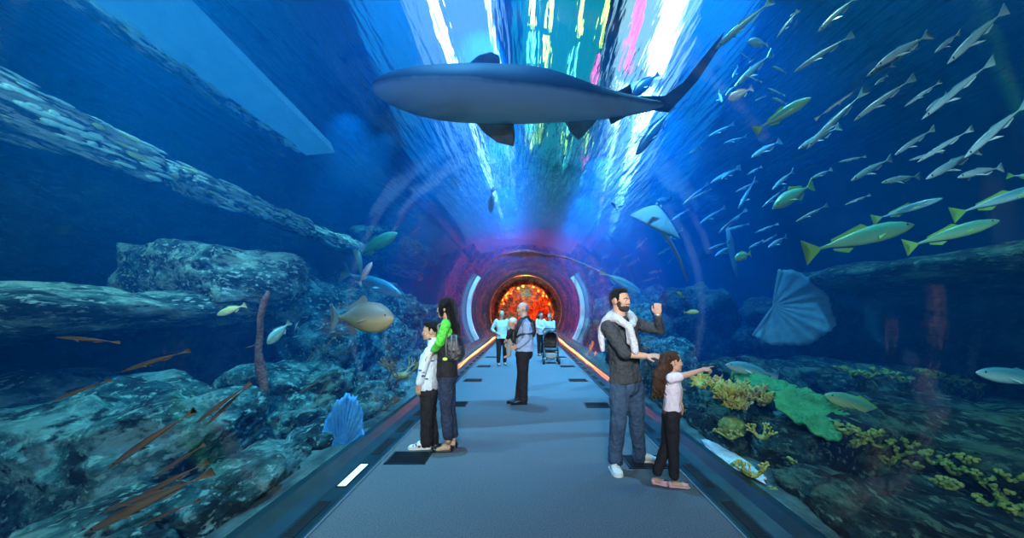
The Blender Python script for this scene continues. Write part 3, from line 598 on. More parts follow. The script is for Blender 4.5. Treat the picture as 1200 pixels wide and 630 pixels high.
# red sea rod
bm = bmesh.new(); tube(bm, [P(x, y, 5.6)+Vector((0, .02*k_, 0)) for k_, (x, y) in enumerate(((308, 470), (307, 455), (303, 435), (299, 412), (301, 390), (299, 372), (303, 352), (308, 340)))], [.07, .055, .06, .045, .055, .04, .045, .025], 12)
for v in bm.verts: v.co += Vector((1, 0, 0))*.05*noise.noise(v.co*6)
tag(obj('sea_rod', bm, M('red_brown_coral', (.14, .045, .04), .9, noise_s=12, col2=(.24, .12, .10), bump=.8, bscale=30)), 'tall red brown sea rod rising before the dark hollow on the left', 'coral')
S2 = [((242,498),(293,450)),((350,461),(379,443)),((373,465),(391,438)),((379,410),(393,392)),((439,421),(446,403)),((452,454),(465,418)),((459,460),(474,432)),((331,476),(339,456)),((287,408),(309,401)),((395,458),(398,445)),((295,476),(310,465)),
 ((97,626),(250,552)),((126,549),(229,480)),((141,436),(223,410)),((229,496),(294,448)),((65,395),(141,401)),((118,600),(215,566)),((160,618),(235,585)),((150,590),(245,540)),((60,470),(130,445)),((418,452),(424,436)),((405,415),(414,398)),((360,425),(372,405)),((320,500),(330,480)),((180,560),(240,520)),((345,388),(352,372)),((432,440),(437,425))]
protoO = fish(.07, .045, ORG, ORG, .035, .015); tag(protoO, 'slim rust orange fish darting over the rocks behind the left glass', 'fish', 'rust orange fish on the left')
for i, (h, t) in enumerate(S2):
    o = protoO if i == 0 else copy_tree(protoO)
    D1 = max(2.35, 1.06*2.55*F/math.hypot(h[0]-CX, h[1]-CY)); pose(o, P(*h, D1), P(*t, D1*1.03))
# ------------------------------------------------------------------ the big shark
SHK = fishmat('shark_skin', (.006, .018, .03), (.24, .33, .37), .65, .15); SHF_ = M('shark_fin_skin', (.008, .025, .04), .6, noise_s=4, col2=(.04, .10, .14))
def sd_(px): return 6.0+(px-435)/330*.7
n0, n1 = P(435, 104, sd_(435)), P(765, 124, sd_(765)); dx = (n0-n1).normalized(); s_, u_ = frame_of(dx); y_ = u_.cross(dx)
MW = Matrix.Translation((n0+n1)/2) @ Matrix((dx, y_, u_)).transposed().to_4x4() @ Matrix.Rotation(0, 4, 'X'); MI = MW.inverted()
def sl(px, py, off=0.): q = MI @ P(px, py, sd_(px)); return Vector((q.x, q.y+off, q.z))
prof = [(436, 99, 106), (440, 94, 111), (448, 90, 117), (460, 87, 123), (476, 84, 129), (495, 82, 135), (520, 81, 139), (550, 80, 142), (580, 79, 143), (610, 80, 144), (640, 84, 143), (670, 93, 141), (700, 103, 140), (725, 109, 138), (745, 113, 134), (762, 117, 130), (780, 118, 127)]
bm = bmesh.new(); rings = []
for px, a, b in prof:
    c = sl(px, (a+b)/2); h_ = (sl(px, a)-sl(px, b)).length/2; w2 = h_*(1.25 if px < 560 else 1.0 if px < 700 else .8)
    rings.append([bm.verts.new(Vector((c.x, w2*math.cos(q), c.z+h_*math.sin(q)))) for q in [2*PI*k/28 for k in range(28)]])
skin(bm, rings); cap(bm, rings[0][::-1]); cap(bm, rings[-1])
shark = obj('shark', bm, SHK); sb = shark.modifiers.new('s', 'SUBSURF'); sb.levels = 1; sb.render_levels = 2
tag(shark, 'huge dark backed shark with pale belly gliding over the tunnel', 'shark')
def sfin(nm, pts, off0, off1, th=.05, tip=None):
    """off0 root offset, off1 tip offset across the body (towards -y is the camera)"""
    ys_ = [p[1] for p in pts]; xs_ = [p[0] for p in pts]
    o = fin(nm, [sl(p[0], p[1], off0+(off1-off0)*p[2]) for p in pts], SHF_, shark, th); b_ = o.modifiers.new('b', 'BEVEL'); b_.width = th*.45; b_.segments = 2; return o
sfin('tail_fin', [(750, 113, 0), (778, 113, 0), (800, 97, 0), (822, 69, 0), (848, 37, 0), (840, 60, 0), (817, 95, 0), (799, 115, 0), (784, 131, 0), (773, 130, 0), (762, 127, 0), (750, 129, 0)], 0, 0, .05)
sfin('pectoral_fin', [(540, 96, 0), (548, 82, .4), (560, 74, .8), (573, 71, 1), (583, 76, 1), (586, 92, .3)], .12, .22, .05)
sfin('pectoral_fin', [(556, 137, 0), (570, 150, .6), (586, 160, .9), (605, 164, 1), (606, 152, .6), (603, 137, 0)], -.12, -.25, .05)
sfin('pelvic_fin', [(662, 136, 0), (672, 149, .5), (684, 157, 1), (693, 148, .6), (704, 136, 0)], -.08, -.25, .04)
sfin('dorsal_fin', [(712, 112, 0), (728, 105, 0), (738, 99, 0), (740, 108, 0), (742, 116, 0)], .02, .02, .04)
sfin('anal_fin', [(712, 134, 0), (716, 146, 0), (724, 142, 0), (738, 134, 0)], 0, 0, .04)
for k in range(5):
    px = 516+k*8; bm = bmesh.new(); c = sl(px, 108)
    hh_ = .34; pts = [Vector((c.x-.01*q, -(hh_*1.2)*math.cos(q*.30), hh_*.9*math.sin(q*.30)+c.z*.6)) for q in (-2, -1, 0, 1, 2)]
    tube(bm, pts, .010, 6); g_ = obj('gill_slit', bm, M('gill_dark', (.008, .02, .03), .8)); g_.parent = shark
bm = bmesh.new(); c = sl(458, 100); ell(bm, (c.x, -.20, c.z), (.03, .02, .028)); e_ = obj('eye', bm, EYEB); e_.parent = shark
bm = bmesh.new(); tube(bm, [Vector((sl(441, 110).x, -.03, sl(441, 110).z)), Vector((sl(450, 112).x, -.17, sl(450, 110).z)), Vector((sl(470, 112).x, -.27, sl(470, 111).z)), Vector((sl(486, 113).x, -.31, sl(486, 114).z))], .012, 6); e_ = obj('mouth', bm, M('gill_dark', (.008, .02, .03), .8)); e_.parent = shark
shark.matrix_world = MW
# ------------------------------------------------------------------ rays
RAY = M('ray_skin', (.05, .12, .15), .6, noise_s=3, col2=(.10, .20, .24))
def ray(c, span, length, label, yaw=0., roll=0., pitch=0., tail=None, mat=RAY):
    bm = bmesh.new(); rg = []
    for i in range(15):
        t = -1+2*i/14; ch = length*(1-abs(t)**1.3)*.95+.02; th = .11*length*(1-abs(t))**1.2+.006; yc = length*.18*abs(t); zc = -.18*span*.5*t*t
        rg.append([bm.verts.new(Vector((t*span/2, -yc+ch/2*math.cos(q), zc+th*math.sin(q)))) for q in [2*PI*k/18 for k in range(18)]])
    skin(bm, rg); cap(bm, rg[0][::-1]); cap(bm, rg[-1])
    o = obj('stingray', bm, mat); tag(o, label, 'ray')
    for s2 in (-1, 1):
        bm = bmesh.new(); ell(bm, (s2*.07*length, length*.40, .09*length), (.03*length, .05*length, .03*length)); e_ = obj('eye', bm, mat); e_.parent = o
    o.matrix_world = Matrix.Translation(c) @ Euler((pitch, roll, yaw)).to_matrix().to_4x4()
    if tail:
        inv = o.matrix_world.inverted(); bm = bmesh.new(); tl = [inv @ Vector(p) for p in tail]; tl = [Vector((0, -length*.38, 0))]+tl if 'pale ray' in label else tl; tube(bm, tl, [.05, .045, .035, .02][:len(tl)], 8); e_ = obj('tail', bm, mat); e_.parent = o
    return o
ray(P(617, 297, 21.5), 2.9, 1.5, 'dark stingray seen edge on above the far tunnel, trailing a long whip tail', 0, .03, 0, [P(640, 298, 21), P(665, 302, 19.5), P(690, 312, 18), P(738, 336, 16.5)])
one(fish(.22, .14, TEL, None, .08, .03), (750, 343), (704, 318), 15.5, 15.8, 'teal green fish behind the head of the man in charcoal')
ray(P(772, 256, 9.5), 1.35, .85, 'pale ray banking steeply among the small silver fish', .4, .3, 1.0, [P(785, 283, 9.5), P(796, 303, 9.6), P(805, 328, 9.8)], M('pale_ray_skin', (.30, .42, .46), .6))
bm = bmesh.new(); loft(bm, [(P(852, 262, 11), .02, .02), (P(856, 285, 11), .09, .07), (P(861, 310, 11), .07, .05), (P(864, 326, 11), .05, .04)], Vector((1, 0, 0)), 10); tag(obj('sea_whip', bm, M('blue_grey_coral', (.12, .22, .30), .9)), 'thin blue grey sea whip standing on the corner of the right ledge', 'coral')
# ------------------------------------------------------------------ things of the walkway
GRL = M('dark_grille_metal', (.02, .035, .045), .4, .7); PIT = M('grille_pit', (.004, .005, .006), .9)
def grille(x, y, label):
    r = empty('floor_grille', (x, y, 0)); tag(r, label, 'floor grille', 'floor grilles along the walkway')
    bm = bmesh.new()
    for a, b, c, d in ((-.2, 0, .02, .42), (.2, 0, .02, .42), (0, -.2, .42, .02), (0, .2, .42, .02)): box(bm, (x+a, y+b, .003), (c, d, .012))
    obj('frame', bm, GRL, r, smooth=False)
    bm = bmesh.new(); box(bm, (x, y, .001), (.39, .39, .003)); obj('pit', bm, PIT, r, smooth=False)
    bm = bmesh.new()
    for k in range(13): box(bm, (x, y-.18+k*.03, .005), (.38, .010, .008))
    obj('slats', bm, GRL, r, smooth=False)
for x, y, lb in ((-1.24, 4.85, 'dark floor grille in front of the shoes of the boy'), (1.24, 4.72, 'dark floor grille behind the feet of the man in charcoal'), (-1.2, 7.7, 'left floor grille behind the woman in green'), (1.2, 7.6, 'right floor grille level with the man in blue'),
    (-1.2, 10.4, 'left floor grille, third from the camera'), (1.2, 10.4, 'right floor grille, third from the camera'), (-1.2, 13.1, 'left floor grille near the far woman in mint'), (1.2, 13.1, 'right floor grille near the stroller'), (-1.2, 15.8, 'farthest left floor grille'), (1.2, 15.8, 'farthest right floor grille')):
    grille(x, y, lb)
LITE = M('white_light_panel', (.8, .82, .8), .4, emit=(.85, 1, .95), es=.55)
rnd = random.Random(2)
for sx in (-1, 1):
    y = 3.05; k = 0
    while y < 17:
        cen = y+.33
        lit = sx == -1 and k == 1
        sd = 'left' if sx < 0 else 'right'; nth = ['nearest', 'second', 'third', 'fourth', 'fifth', 'sixth', 'seventh', 'eighth', 'ninth', 'tenth', 'eleventh', 'twelfth', 'thirteenth', 'fourteenth', 'fifteenth', 'sixteenth', 'seventeenth', 'eighteenth', 'nineteenth', 'twentieth'][k]
        r = empty('curb_lamp' if lit else 'curb_vent', (sx*1.625, cen, .018)); tag(r, 'white glowing strip lamp set in the left curb' if lit else '%s dark slotted vent set in the %s curb' % (nth, sd), 'lamp' if lit else 'vent', None if lit else 'slotted vents in the curbs')
        bm = bmesh.new(); w_ = .085
        for a, b, c, d in ((-w_/2, 0, .008, .60), (w_/2, 0, .008, .60), (0, -.3, w_+.008, .01), (0, .3, w_+.008, .01)): box(bm, (sx*1.625+a, cen+b, .020), (c, d, .008))
        obj('frame', bm, BLACK, r, smooth=False)
        bm = bmesh.new(); box(bm, (sx*1.625, cen, .019), (w_-.008, .59, .004)); obj('light_panel' if lit else 'pit', bm, LITE if lit else PIT, r, smooth=False)
        if not lit:
            bm = bmesh.new()
            for j in range(20): box(bm, (sx*1.625, cen-.285+j*.03, .0215), (w_-.01, .012, .003))
            obj('slats', bm, GRL, r, smooth=False)
        y += .92; k += 1
# ------------------------------------------------------------------ reflection arcs and ring of the tunnel, and the red end
WARC = M('white_reflection_arc', (.62, .66, .72), .5, bump=.6, bscale=5)
def ringpiece(name, y, R, w_, th, a0, a1, mat, label):
    bm = bmesh.new(); rg = []
    for i in range(41):
        a = a0+(a1-a0)*i/40; wv = w_*(.6+.4*math.sin(PI*i/40))*(1+.25*noise.noise(Vector((a*5, y, 0)))); c_, s_ = math.cos(a), math.sin(a)
        rg.append([bm.verts.new((c_*(R-q), y+p*wv, CZ+s_*(R-q))) for p, q in ((-.5, 0), (.5, 0), (.5, th), (-.5, th))])
    skin(bm, rg); cap(bm, rg[0][::-1]); cap(bm, rg[-1]); return tag(obj(name, bm, mat, smooth=False), label, None, None, 'structure')
ringpiece('trim_3', 18.9, 2.44, .35, .16, -.55, .62, WARC, 'pale arc imitating a reflection on the right side of the tunnel'); ringpiece('trim_4', 18.9, 2.44, .35, .16, PI-.62, PI+.55, WARC, 'pale arc imitating a reflection on the left side of the tunnel')  # white strips shaped to imitate a reflection in the glass
ringpiece('trim_5', 30.0, 2.44, .3, .10, a_start, PI-a_start, M('red_brown_steel', (.10, .03, .025), .4, .5), 'red brown arch ring deep in the tunnel')
# end wall with a round mouth
TER = rockmat('terracotta_rock', (.10, .015, .01), (.42, .08, .03), (.85, .32, .10), (1, 1, 1), 1.2, 4)
bm = bmesh.new(); pr = arc(R_T); lo_ = pr[0]; n_ = len(pr)
def outer_pt(i): a = a_start+(PI-2*a_start)*i/(n_-1); return (15*math.cos(a), min(7.7, max(-.1, CZ+12*math.sin(a))))
rg = [[bm.verts.new((x, y, z)) for x, z in pr] for y in (Y1, Y1+.4)]; ro = [[bm.verts.new((*(lambda q: (q[0], y, q[1]))(outer_pt(i)),)) for i in range(n_)] for y in (Y1, Y1+.4)]
skin(bm, [ro[0], rg[0], rg[1], ro[1]], False); tag(obj('wall_back', bm, TW, smooth=False), 'end wall of the tank around the red mouth', None, None, 'structure')
bm = bmesh.new(); rg = []
for j in range(25):
    y = Y1+.3+j*.42; row = []
    for i in range(61):
        a = -.62+(PI+1.24)*i/60; R_ = 2.5+.1*j**.5; q = Vector((math.cos(a)*2, y*.7, math.sin(a)*2)); R_ += .5*noise.fractal(q, 1, 2, 5)*min(1, j/3)+.25*noise.ridged_multi_fractal(q*1.6, 1, 2, 3, 1, 2)*min(1, j/3)-.15*min(1, j/3)
        row.append(bm.verts.new((R_*math.cos(a), y, CZ+R_*math.sin(a))))
    rg.append(row)
skin(bm, rg, False); o = obj('wall_grotto', bm, TER, recalc=False); md = o.modifiers.new('s', 'SOLIDIFY'); md.thickness = .3; md.offset = 1; tag(o, 'terracotta rock grotto closing the tunnel', None, None, 'structure')
bm = bmesh.new(); bmesh.ops.create_grid(bm, x_segments=30, y_segments=30, size=4)
for v in bm.verts: v.co = Vector((v.co.x, Y1+8.2+.5*noise.fractal(v.co*1.2, 1, 2, 4), v.co.y+1.7))
o = obj('wall_grotto_end', bm, TER, recalc=False); md = o.modifiers.new('s', 'SOLIDIFY'); md.thickness = .3; md.offset = 0; tag(o, 'rock wall at the end of the grotto', None, None, 'structure')
EMB = M('amber_glass', (.9, .4, .1), .4, emit=(1, .28, .04), es=2.2)
rnd = random.Random(4)
for i in range(14):
    a = rnd.uniform(.1, PI-.1); y = Y1+1.2+rnd.uniform(0, 6); R_ = 2.3
    r = empty('wall_lamp', (R_*math.cos(a), y, CZ+R_*math.sin(a))); tag(r, 'amber glowing lamp on the red grotto wall at the tunnel end', 'lamp', 'amber grotto lamps')
    c = Vector(r.location); bm = bmesh.new(); ell(bm, c, (.13, .2, .13)); obj('lamp_glass', bm, EMB, r)
    bm = bmesh.new(); d_ = Vector((math.cos(a), 0, math.sin(a))); cone(bm, c+d_*.1, c+d_*.5, .05, .08); obj('bracket', bm, GRL, r)
for (x, y, z, e) in ((0, Y1+1.8, 3.2, 1300), (0, Y1+5, 3.2, 1300), (-1.3, Y1+.6, 1.0, 500), (1.3, Y1+.6, 1.0, 500)):
    l = bpy.data.lights.new('grotto_light', 'POINT'); l.energy = e; l.color = (1, .16, .03); l.shadow_soft_size = 0; o = bpy.data.objects.new('grotto_light', l); C.objects.link(o); o.location = (x, y, z)
# ------------------------------------------------------------------ people
SK = M('warm_skin', (.56, .34, .24), .55, noise_s=30, col2=(.50, .29, .20), spec=.3)
SK2 = M('olive_skin', (.50, .32, .21), .55, noise_s=30, col2=(.44, .27, .18), spec=.3)
HAIR = M('black_hair', (.008, .007, .008), .42, bump=1, bscale=60, stretch=(6, 6, .6), spec=.5)
EYEW = M('eye_white', (.7, .7, .68), .3); EYEB = M('eye_dark', (.012, .008, .006), .2); LIP = M('lip', (.38, .13, .11), .5)
TEETH = M('teeth', (.85, .84, .8), .3)
def V(*a): return Vector(a)
UP = V(0, 0, 1)
def finger(bm, p, d, n, L, r, curl):
    """three tapering bones bending towards -n"""
    ax = d.cross(n).normalized(); q = Vector(p); dd = d.normalized()
    for i, f in enumerate((.45, .32, .26)):
        if i or curl > .6: dd = (Matrix.Rotation(-curl*(.55 if i == 0 else 1.0), 3, ax) @ dd).normalized()
        e = q+dd*L*f; cone(bm, q, e, r*(1-.1*i), r*(.9-.1*i), 8, 2); q = e
def hand(bm, w, d, n, s=1., curl=.5, curls=None, thumb=1, spread=.12, thumb_curl=.3):
    """w wrist, d along the hand, n back of the hand; thumb=+1/-1 picks the thumb's side"""
    d = d.normalized(); n = (n-d*n.dot(d)).normalized(); t = d.cross(n).normalized()*thumb
    R = Matrix((t, d, n)).transposed().to_euler()
    ell(bm, w+d*.048*s, (.040*s, .052*s, .015*s), R, 14, 8)
    ell(bm, w+d*.068*s, (.040*s, .026*s, .013*s), R, 14, 8)
    cone(bm, w-d*.01*s, w+d*.03*s, .024*s, .022*s, 10)
    for i, (off, L) in enumerate(((.029, .074), (.010, .082), (-.009, .076), (-.027, .060))):
        c = curls[i] if curls else curl
        dd = (d+t*(off/.03)*spread).normalized()
        finger(bm, w+d*.085*s+t*off*s, dd, n, L*s, .0088*s, c)
    b = w+d*.02*s+t*.024*s
    td = (d*.75+t*.75-n*.25).normalized(); m = b+td*.038*s; cone(bm, b, m, .014*s, .0105*s, 8, 2)
    td2 = (td*(1-thumb_curl)+d*thumb_curl-n*.3*thumb_curl).normalized(); e = m+td2*.026*s; cone(bm, m, e, .0105*s, .0095*s, 8, 2)
    td3 = (td2+d*.35-t*.2*thumb_curl).normalized(); cone(bm, e, e+td3*.022*s, .0095*s, .0075*s, 8, 2)
class Head:
    def __init__(self, c, f, s=1., up=UP):
        self.c = Vector(c); self.f = Vector(f).normalized(); self.s = s
        self.u = (up-self.f*up.dot(self.f)).normalized(); self.r = self.f.cross(self.u).normalized()
        self.R = Matrix((self.r, self.f, self.u)).transposed().to_euler()
    def at(self, x, y, z): return self.c+(self.r*x+self.f*y+self.u*z)*self.s
    def e(self, bm, p, r, seg=16, rn=10): ell(bm, self.at(*p), [q*self.s for q in r], self.R, seg, rn)
    def build(self, bm, neck_base, child=False, nr=.055):
        self.e(bm, (0, -.012, .028), (.076, .096, .088), 24, 16)
        self.e(bm, (0, .030, .010), (.064, .060, .072), 20, 12)
        self.e(bm, (0, .030, -.050), (.054 if not child else .056, .058, .052), 20, 12)
        self.e(bm, (0, .068, -.088 if not child else -.08), (.024, .020, .020))
        for sx in (-1, 1):
            self.e(bm, (sx*.034, .062, -.022), (.024, .024, .024))
            self.e(bm, (sx*.030, .077, .022), (.024, .012, .009))
            self.e(bm, (sx*.077, -.004, -.004), (.010, .019, .031))
        cone(bm, self.at(0, .082, .012), self.at(0, .100 if not child else .094, -.022), .008*self.s, .0135*self.s, 10)
        self.e(bm, (0, .083, -.026), (.018, .012, .010))
        self.e(bm, (0, .080, -.052), (.023, .010, .012))
        cone(bm, self.at(0, -.02, -.05), neck_base, nr*self.s*1.0, nr*1.12, 16)
    def face(self, root, brow=True, smile=False):
        for sx in (-1, 1):
            bm = bmesh.new(); self.e(bm, (sx*.031, .0835, .004), (.014, .0075, .0075), 12, 8); ey = obj('eye', bm, EYEW, root)
            bm = bmesh.new(); self.e(bm, (sx*.031, .0895, .004), (.0065, .003, .0065), 10, 6); obj('iris', bm, EYEB, ey)
            if brow:
                bm = bmesh.new(); tube(bm, [self.at(sx*.013, .0935, .020), self.at(sx*.031, .0925, .027), self.at(sx*.050, .080, .021)], [.0035*self.s, .0042*self.s, .0025*self.s], 8); obj('eyebrow', bm, HAIR, root)
        bm = bmesh.new(); pts = [self.at(x, .090-abs(x)*.35, -.052+(abs(x)*.30 if smile else 0)) for x in (-.024, -.012, 0, .012, .024)]
        tube(bm, pts, [.003*self.s, .0055*self.s, .006*self.s, .0055*self.s, .003*self.s], 8); mo = obj('mouth', bm, LIP, root)
        if smile:
            bm = bmesh.new(); pts = [self.at(x, .0955-abs(x)*.35, -.050+abs(x)*.25) for x in (-.016, -.008, 0, .008, .016)]
            tube(bm, pts, .0036*self.s, 8); obj('teeth', bm, TEETH, mo)
def limb(bm, pts, rs, n=14):
    for a, b, ra, rb in zip(pts, pts[1:], rs, rs[1:]): cone(bm, a, b, ra, rb, n)
def torso(bm, hip, sh, side, w, dep, lean=0, n=24, f=(0, .22, .45, .70, .88, 1.0)):
    """w, dep: six half widths / half depths from hip to shoulder line"""
    secs = [(Vector(hip).lerp(Vector(sh), t), a, b) for t, a, b in zip(f, w, dep)]
    loft(bm, secs, Vector(side), n, 2.3)
def foot(bm, heel, toe, s=1., h=.07, w=.046, z=.012):
    heel, toe = Vector(heel), Vector(toe); d = toe-heel; L = d.length; sd = d.cross(UP).normalized()
    secs = []
    for t, ww, hh in ((-.02, .55, .5), (.06, .78, .85), (.22, .82, 1.0), (.42, .86, .86), (.62, 1.0, .62), (.80, 1.02, .48), (.93, .8, .40), (1.0, .45, .28)):
        c = heel+d*t; secs.append((V(c.x, c.y, z+hh*h*s/2), w*s*ww, hh*h*s/2, sd))
    loft(bm, secs, sd, 16, 2.4)
def shoe(root, heel, toe, mat, solemat, s=1., h=.085, w=.05, name='shoe', lace=None, opening=True):
    bm = bmesh.new(); foot(bm, heel, toe, s, h, w, .014)
    sh_ = voxel(bm, name, mat, root, .006, 2)
    heel, toe = Vector(heel), Vector(toe); d = toe-heel; sd = d.cross(UP).normalized()
    bm = bmesh.new(); secs = []
    rim = [(-.05, .5), (0, .8), (.2, .86), (.42, .88), (.62, 1.03), (.8, 1.04), (.95, .8), (1.03, .35)]
    L_ = [heel+d*t+sd*w*s*ww for t, ww in rim]; R_ = [heel+d*t-sd*w*s*ww for t, ww in rim]
    lo = [bm.verts.new((p.x, p.y, .001)) for p in L_+R_[::-1]]; hi = [bm.verts.new((p.x, p.y, .024)) for p in L_+R_[::-1]]
    skin(bm, [lo, hi]); cap(bm, lo[::-1]); cap(bm, hi)
    obj('sole', bm, solemat, sh_, smooth=False)
    if lace:
        bm = bmesh.new()
        for t in (.42, .50, .58, .66):
            c = heel+d*t; zz = .016+h*s*(.98-(t-.3)*1.1)
            tube(bm, [V(c.x, c.y, zz)-sd*.022*s, V(c.x, c.y, zz+.006), V(c.x, c.y, zz)+sd*.022*s], .0035, 6)
        obj('laces', bm, lace, sh_)
    return sh_
def off(*ps): return [Vector(p) for p in ps]
DK = M('black_trouser_cloth', (.010, .011, .015), .85, bump=.6, bscale=14)
# ======================= FATHER
SHG = M('charcoal_shirt', (.030, .037, .046), .85, noise_s=60, col2=(.048, .058, .070), bump=.9, bscale=16)
DENIM = M('blue_denim', (.018, .045, .095), .85, noise_s=9, col2=(.038, .085, .155), bump=.7, bscale=22)
DENIM2 = M('dark_denim', (.012, .022, .050), .85, noise_s=9, col2=(.022, .04, .085), bump=.7, bscale=22)
KNIT = M('white_knit', (.66, .70, .76), .9, bump=.8, bscale=70)
r = empty('person', (.95, 4.55, 0)); tag(r, 'man in charcoal shirt and jeans, white sweater round his shoulders, one fist raised', 'person')
shN, elN, wrN = P(713, 383, 4.36), P(731, 414, 4.28), P(757, 417, 4.22)
shF, elF, wrF = P(746, 379, 4.66), P(773, 386, 4.60), P(771, 369, 4.50)
neck = P(726, 373, 4.50); hipc = P(734, 446, 4.55); shc = (shN+shF)/2+V(0, 0, .0)
side = (shF-shN).normalized()
hN, kN, aN = P(726, 455, 4.48), P(725, 493, 4.42), P(721, 534, 4.47)
hF, kF, aF = P(744, 455, 4.62), P(746, 493, 4.66), P(749, 531, 4.74)
fd = V(.62, -.78, .02)
hd = Head(P(727, 352.5, 4.47), V(.66, -.70, .02), 1.0)
bm = bmesh.new(); hd.build(bm, neck, nr=.058)
torso(bm, hipc, shc, side, (.14, .13, .14, .16, .15, .10), (.10, .09, .10, .11, .09, .06))
limb(bm, (shN, elN, wrN), (.052, .042, .028)); limb(bm, (shF, elF, wrF), (.052, .042, .028))
limb(bm, (hN, kN, aN), (.08, .055, .038)); limb(bm, (hF, kF, aF), (.08, .055, .038))
hand(bm, wrN, P(771, 416, 4.16)-wrN, V(.1, -.5, .8), 1.0, .75, thumb=1)
hand(bm, wrF, V(-.05, -.1, 1), V(-.3, -.9, .1), 1.0, curls=(1.15, 1.2, 1.25, 1.3), thumb=-1, thumb_curl=.8)
body = voxel(bm, 'body', SK, r, .0055, 3)
hd.face(r, smile=True)
bm = bmesh.new()
hd.e(bm, (0, -.028, .050), (.080, .092, .080), 24, 14); hd.e(bm, (0, .025, .095), (.058, .055, .030)); hd.e(bm, (0, -.075, .0), (.062, .042, .055))
for sx in (-1, 1): hd.e(bm, (sx*.066, .012, .035), (.014, .022, .045))
voxel(bm, 'hair', HAIR, r, .006, 1, .004, 60)
BEARD = M('black_beard', (.035, .022, .018), .8)
bm = bmesh.new()
hd.e(bm, (0, .036, -.068), (.0555, .0575, .040), 20, 12); hd.e(bm, (0, .072, -.090), (.026, .021, .019))
for sx in (-1, 1): hd.e(bm, (sx*.056, .020, -.028), (.011, .026, .036))
hd.e(bm, (0, .0845, -.0385), (.024, .010, .006))
b = voxel(bm, 'beard', BEARD, r, .005, 1)
bm = bmesh.new()
torso(bm, P(733, 446, 4.55), shc+V(0, 0, .015), side, (.185, .172, .172, .196, .178, .12), (.135, .122, .122, .130, .11, .07))
limb(bm, (shc.lerp(shN, .55)+V(0, 0, .02), shN, elN+V(0, 0, .01), elN.lerp(wrN, .16)), (.085, .072, .060, .053)); limb(bm, (shc.lerp(shF, .55)+V(0, 0, .02), shF, elF, elF.lerp(wrF, .88)), (.085, .068, .056, .040))
cone(bm, neck-V(0, 0, .05), neck+V(0, 0, .015), .085, .072)
shirt = voxel(bm, 'shirt', SHG, r, .008, 4, .010, 11)
bm = bmesh.new()
for i in range(5):
    c = P(741, 392, 4.30)+V(.006*i, -.004, -.055*i); ell(bm, c, (.006, .004, .006))
    break
obj('shirt_button', bm, M('grey_button', (.2, .2, .22), .4), shirt)
bm = bmesh.new()
ell(bm, hipc-V(0, 0, .045), (.165, .128, .115), Euler((0, 0, math.atan2(side.y, side.x))))
limb(bm, (hN, kN+V(.0, 0, 0), aN+V(0, 0, .02), aN-V(0, 0, .035)), (.102, .082, .072, .080)); limb(bm, (hF, kF, aF+V(0, 0, .02), aF-V(0, 0, .035)), (.102, .080, .070, .078))
jeans = voxel(bm, 'jeans', DENIM, r, .009, 4, .013, 12)
SHW = M('off_white_canvas', (.62, .64, .58), .7); SOLE = M('white_rubber', (.75, .76, .74), .6); SHB = M('black_shoe_leather', (.008, .008, .01), .3)
shoe(r, aN+V(-.02, .05, 0), aN+V(.0, -.20, 0), SHW, SOLE, 1.0, lace=SOLE)
shoe(r, aF+V(-.03, .01, 0), aF+V(.22, -.06, 0), SHW, SOLE, 1.0, lace=SOLE)
# sweater tied over the shoulders
bm = bmesh.new()
ax = side.cross(UP).normalized()  # towards the camera-right front
if ax.dot(fd) < 0: ax = -ax
for ch_, rr_ in (([P(706, 410, 4.46), P(704.8, 398, 4.46), P(706, 385, 4.45), P(709.5, 376, 4.40), P(715, 371.5, 4.36), P(722, 372, 4.31), P(729, 377, 4.27), P(737, 382.5, 4.25)], [.022, .034, .040, .044, .044, .042, .038, .034]),
        ([P(715, 371, 4.42), P(716, 369, 4.52), P(723, 366.5, 4.62), P(732, 366, 4.62), P(739, 369, 4.54), P(742, 374, 4.42), P(741, 380, 4.30), P(738, 383, 4.25)], [.044, .044, .044, .044, .042, .038, .034, .03]),
        ([P(737.5, 383, 4.24), P(740, 391, 4.23), P(742.5, 401, 4.23), P(744.5, 411, 4.22)], [.036, .034, .042, .034]),
        ([P(736.5, 383, 4.25), P(737, 391, 4.26), P(738, 400, 4.26)], [.03, .03, .03]), ([P(712, 378, 4.50), P(710, 392, 4.50)], [.05, .04])):
    limb(bm, ch_, rr_, 12)
ell(bm, P(738, 384, 4.23), (.034, .03, .032))
voxel(bm, 'sweater', KNIT, r, .007, 3, .008, 16)
bm = bmesh.new(); tube(bm, [wrF+V(.03*math.cos(a), .03*math.sin(a), .0) for a in [2*PI*k/16 for k in range(17)]], .007, 8); obj('wristwatch', bm, STEEL, r)
# a phone in the raised hand
# ======================= GIRL
SHP = M('pale_pink_cotton', (.72, .66, .74), .85, bump=.5, bscale=18)
CURL = M('dark_brown_curls', (.030, .017, .012), .8, noise_s=14, col2=(.075, .042, .028), spec=.15)
r = empty('person', (1.3, 4.1, 0)); tag(r, 'small girl with long curly hair in a pale tee shirt, pointing at the coral', 'person')
D = 4.1
neck = P(787.5, 437, D); hd = Head(P(788.5, 424.5, D), V(1, -.22, .02), .83)
shN, elN, wrN = P(787, 443, D-.09), P(806, 438.5, D-.10), P(822, 433.5, D-.10)
shF = P(789, 442, D+.11); elF, wrF = P(797, 456, D+.16), P(797, 470, D+.12)
shc = (shN+shF)/2; hipc = P(787, 483, D); side = V(.12, 1, 0).normalized()
hN, kN, aN = P(788, 487, D-.05), P(788.5, 520, D-.05), P(790, 557, D-.06)
hF, kF, aF = P(785, 487, D+.05), P(781, 520, D+.05), P(770.5, 552, D+.02)
bm = bmesh.new(); hd.build(bm, neck, True, .042)
torso(bm, hipc, shc, side, (.09, .085, .09, .10, .09, .06), (.07, .065, .07, .075, .06, .04))
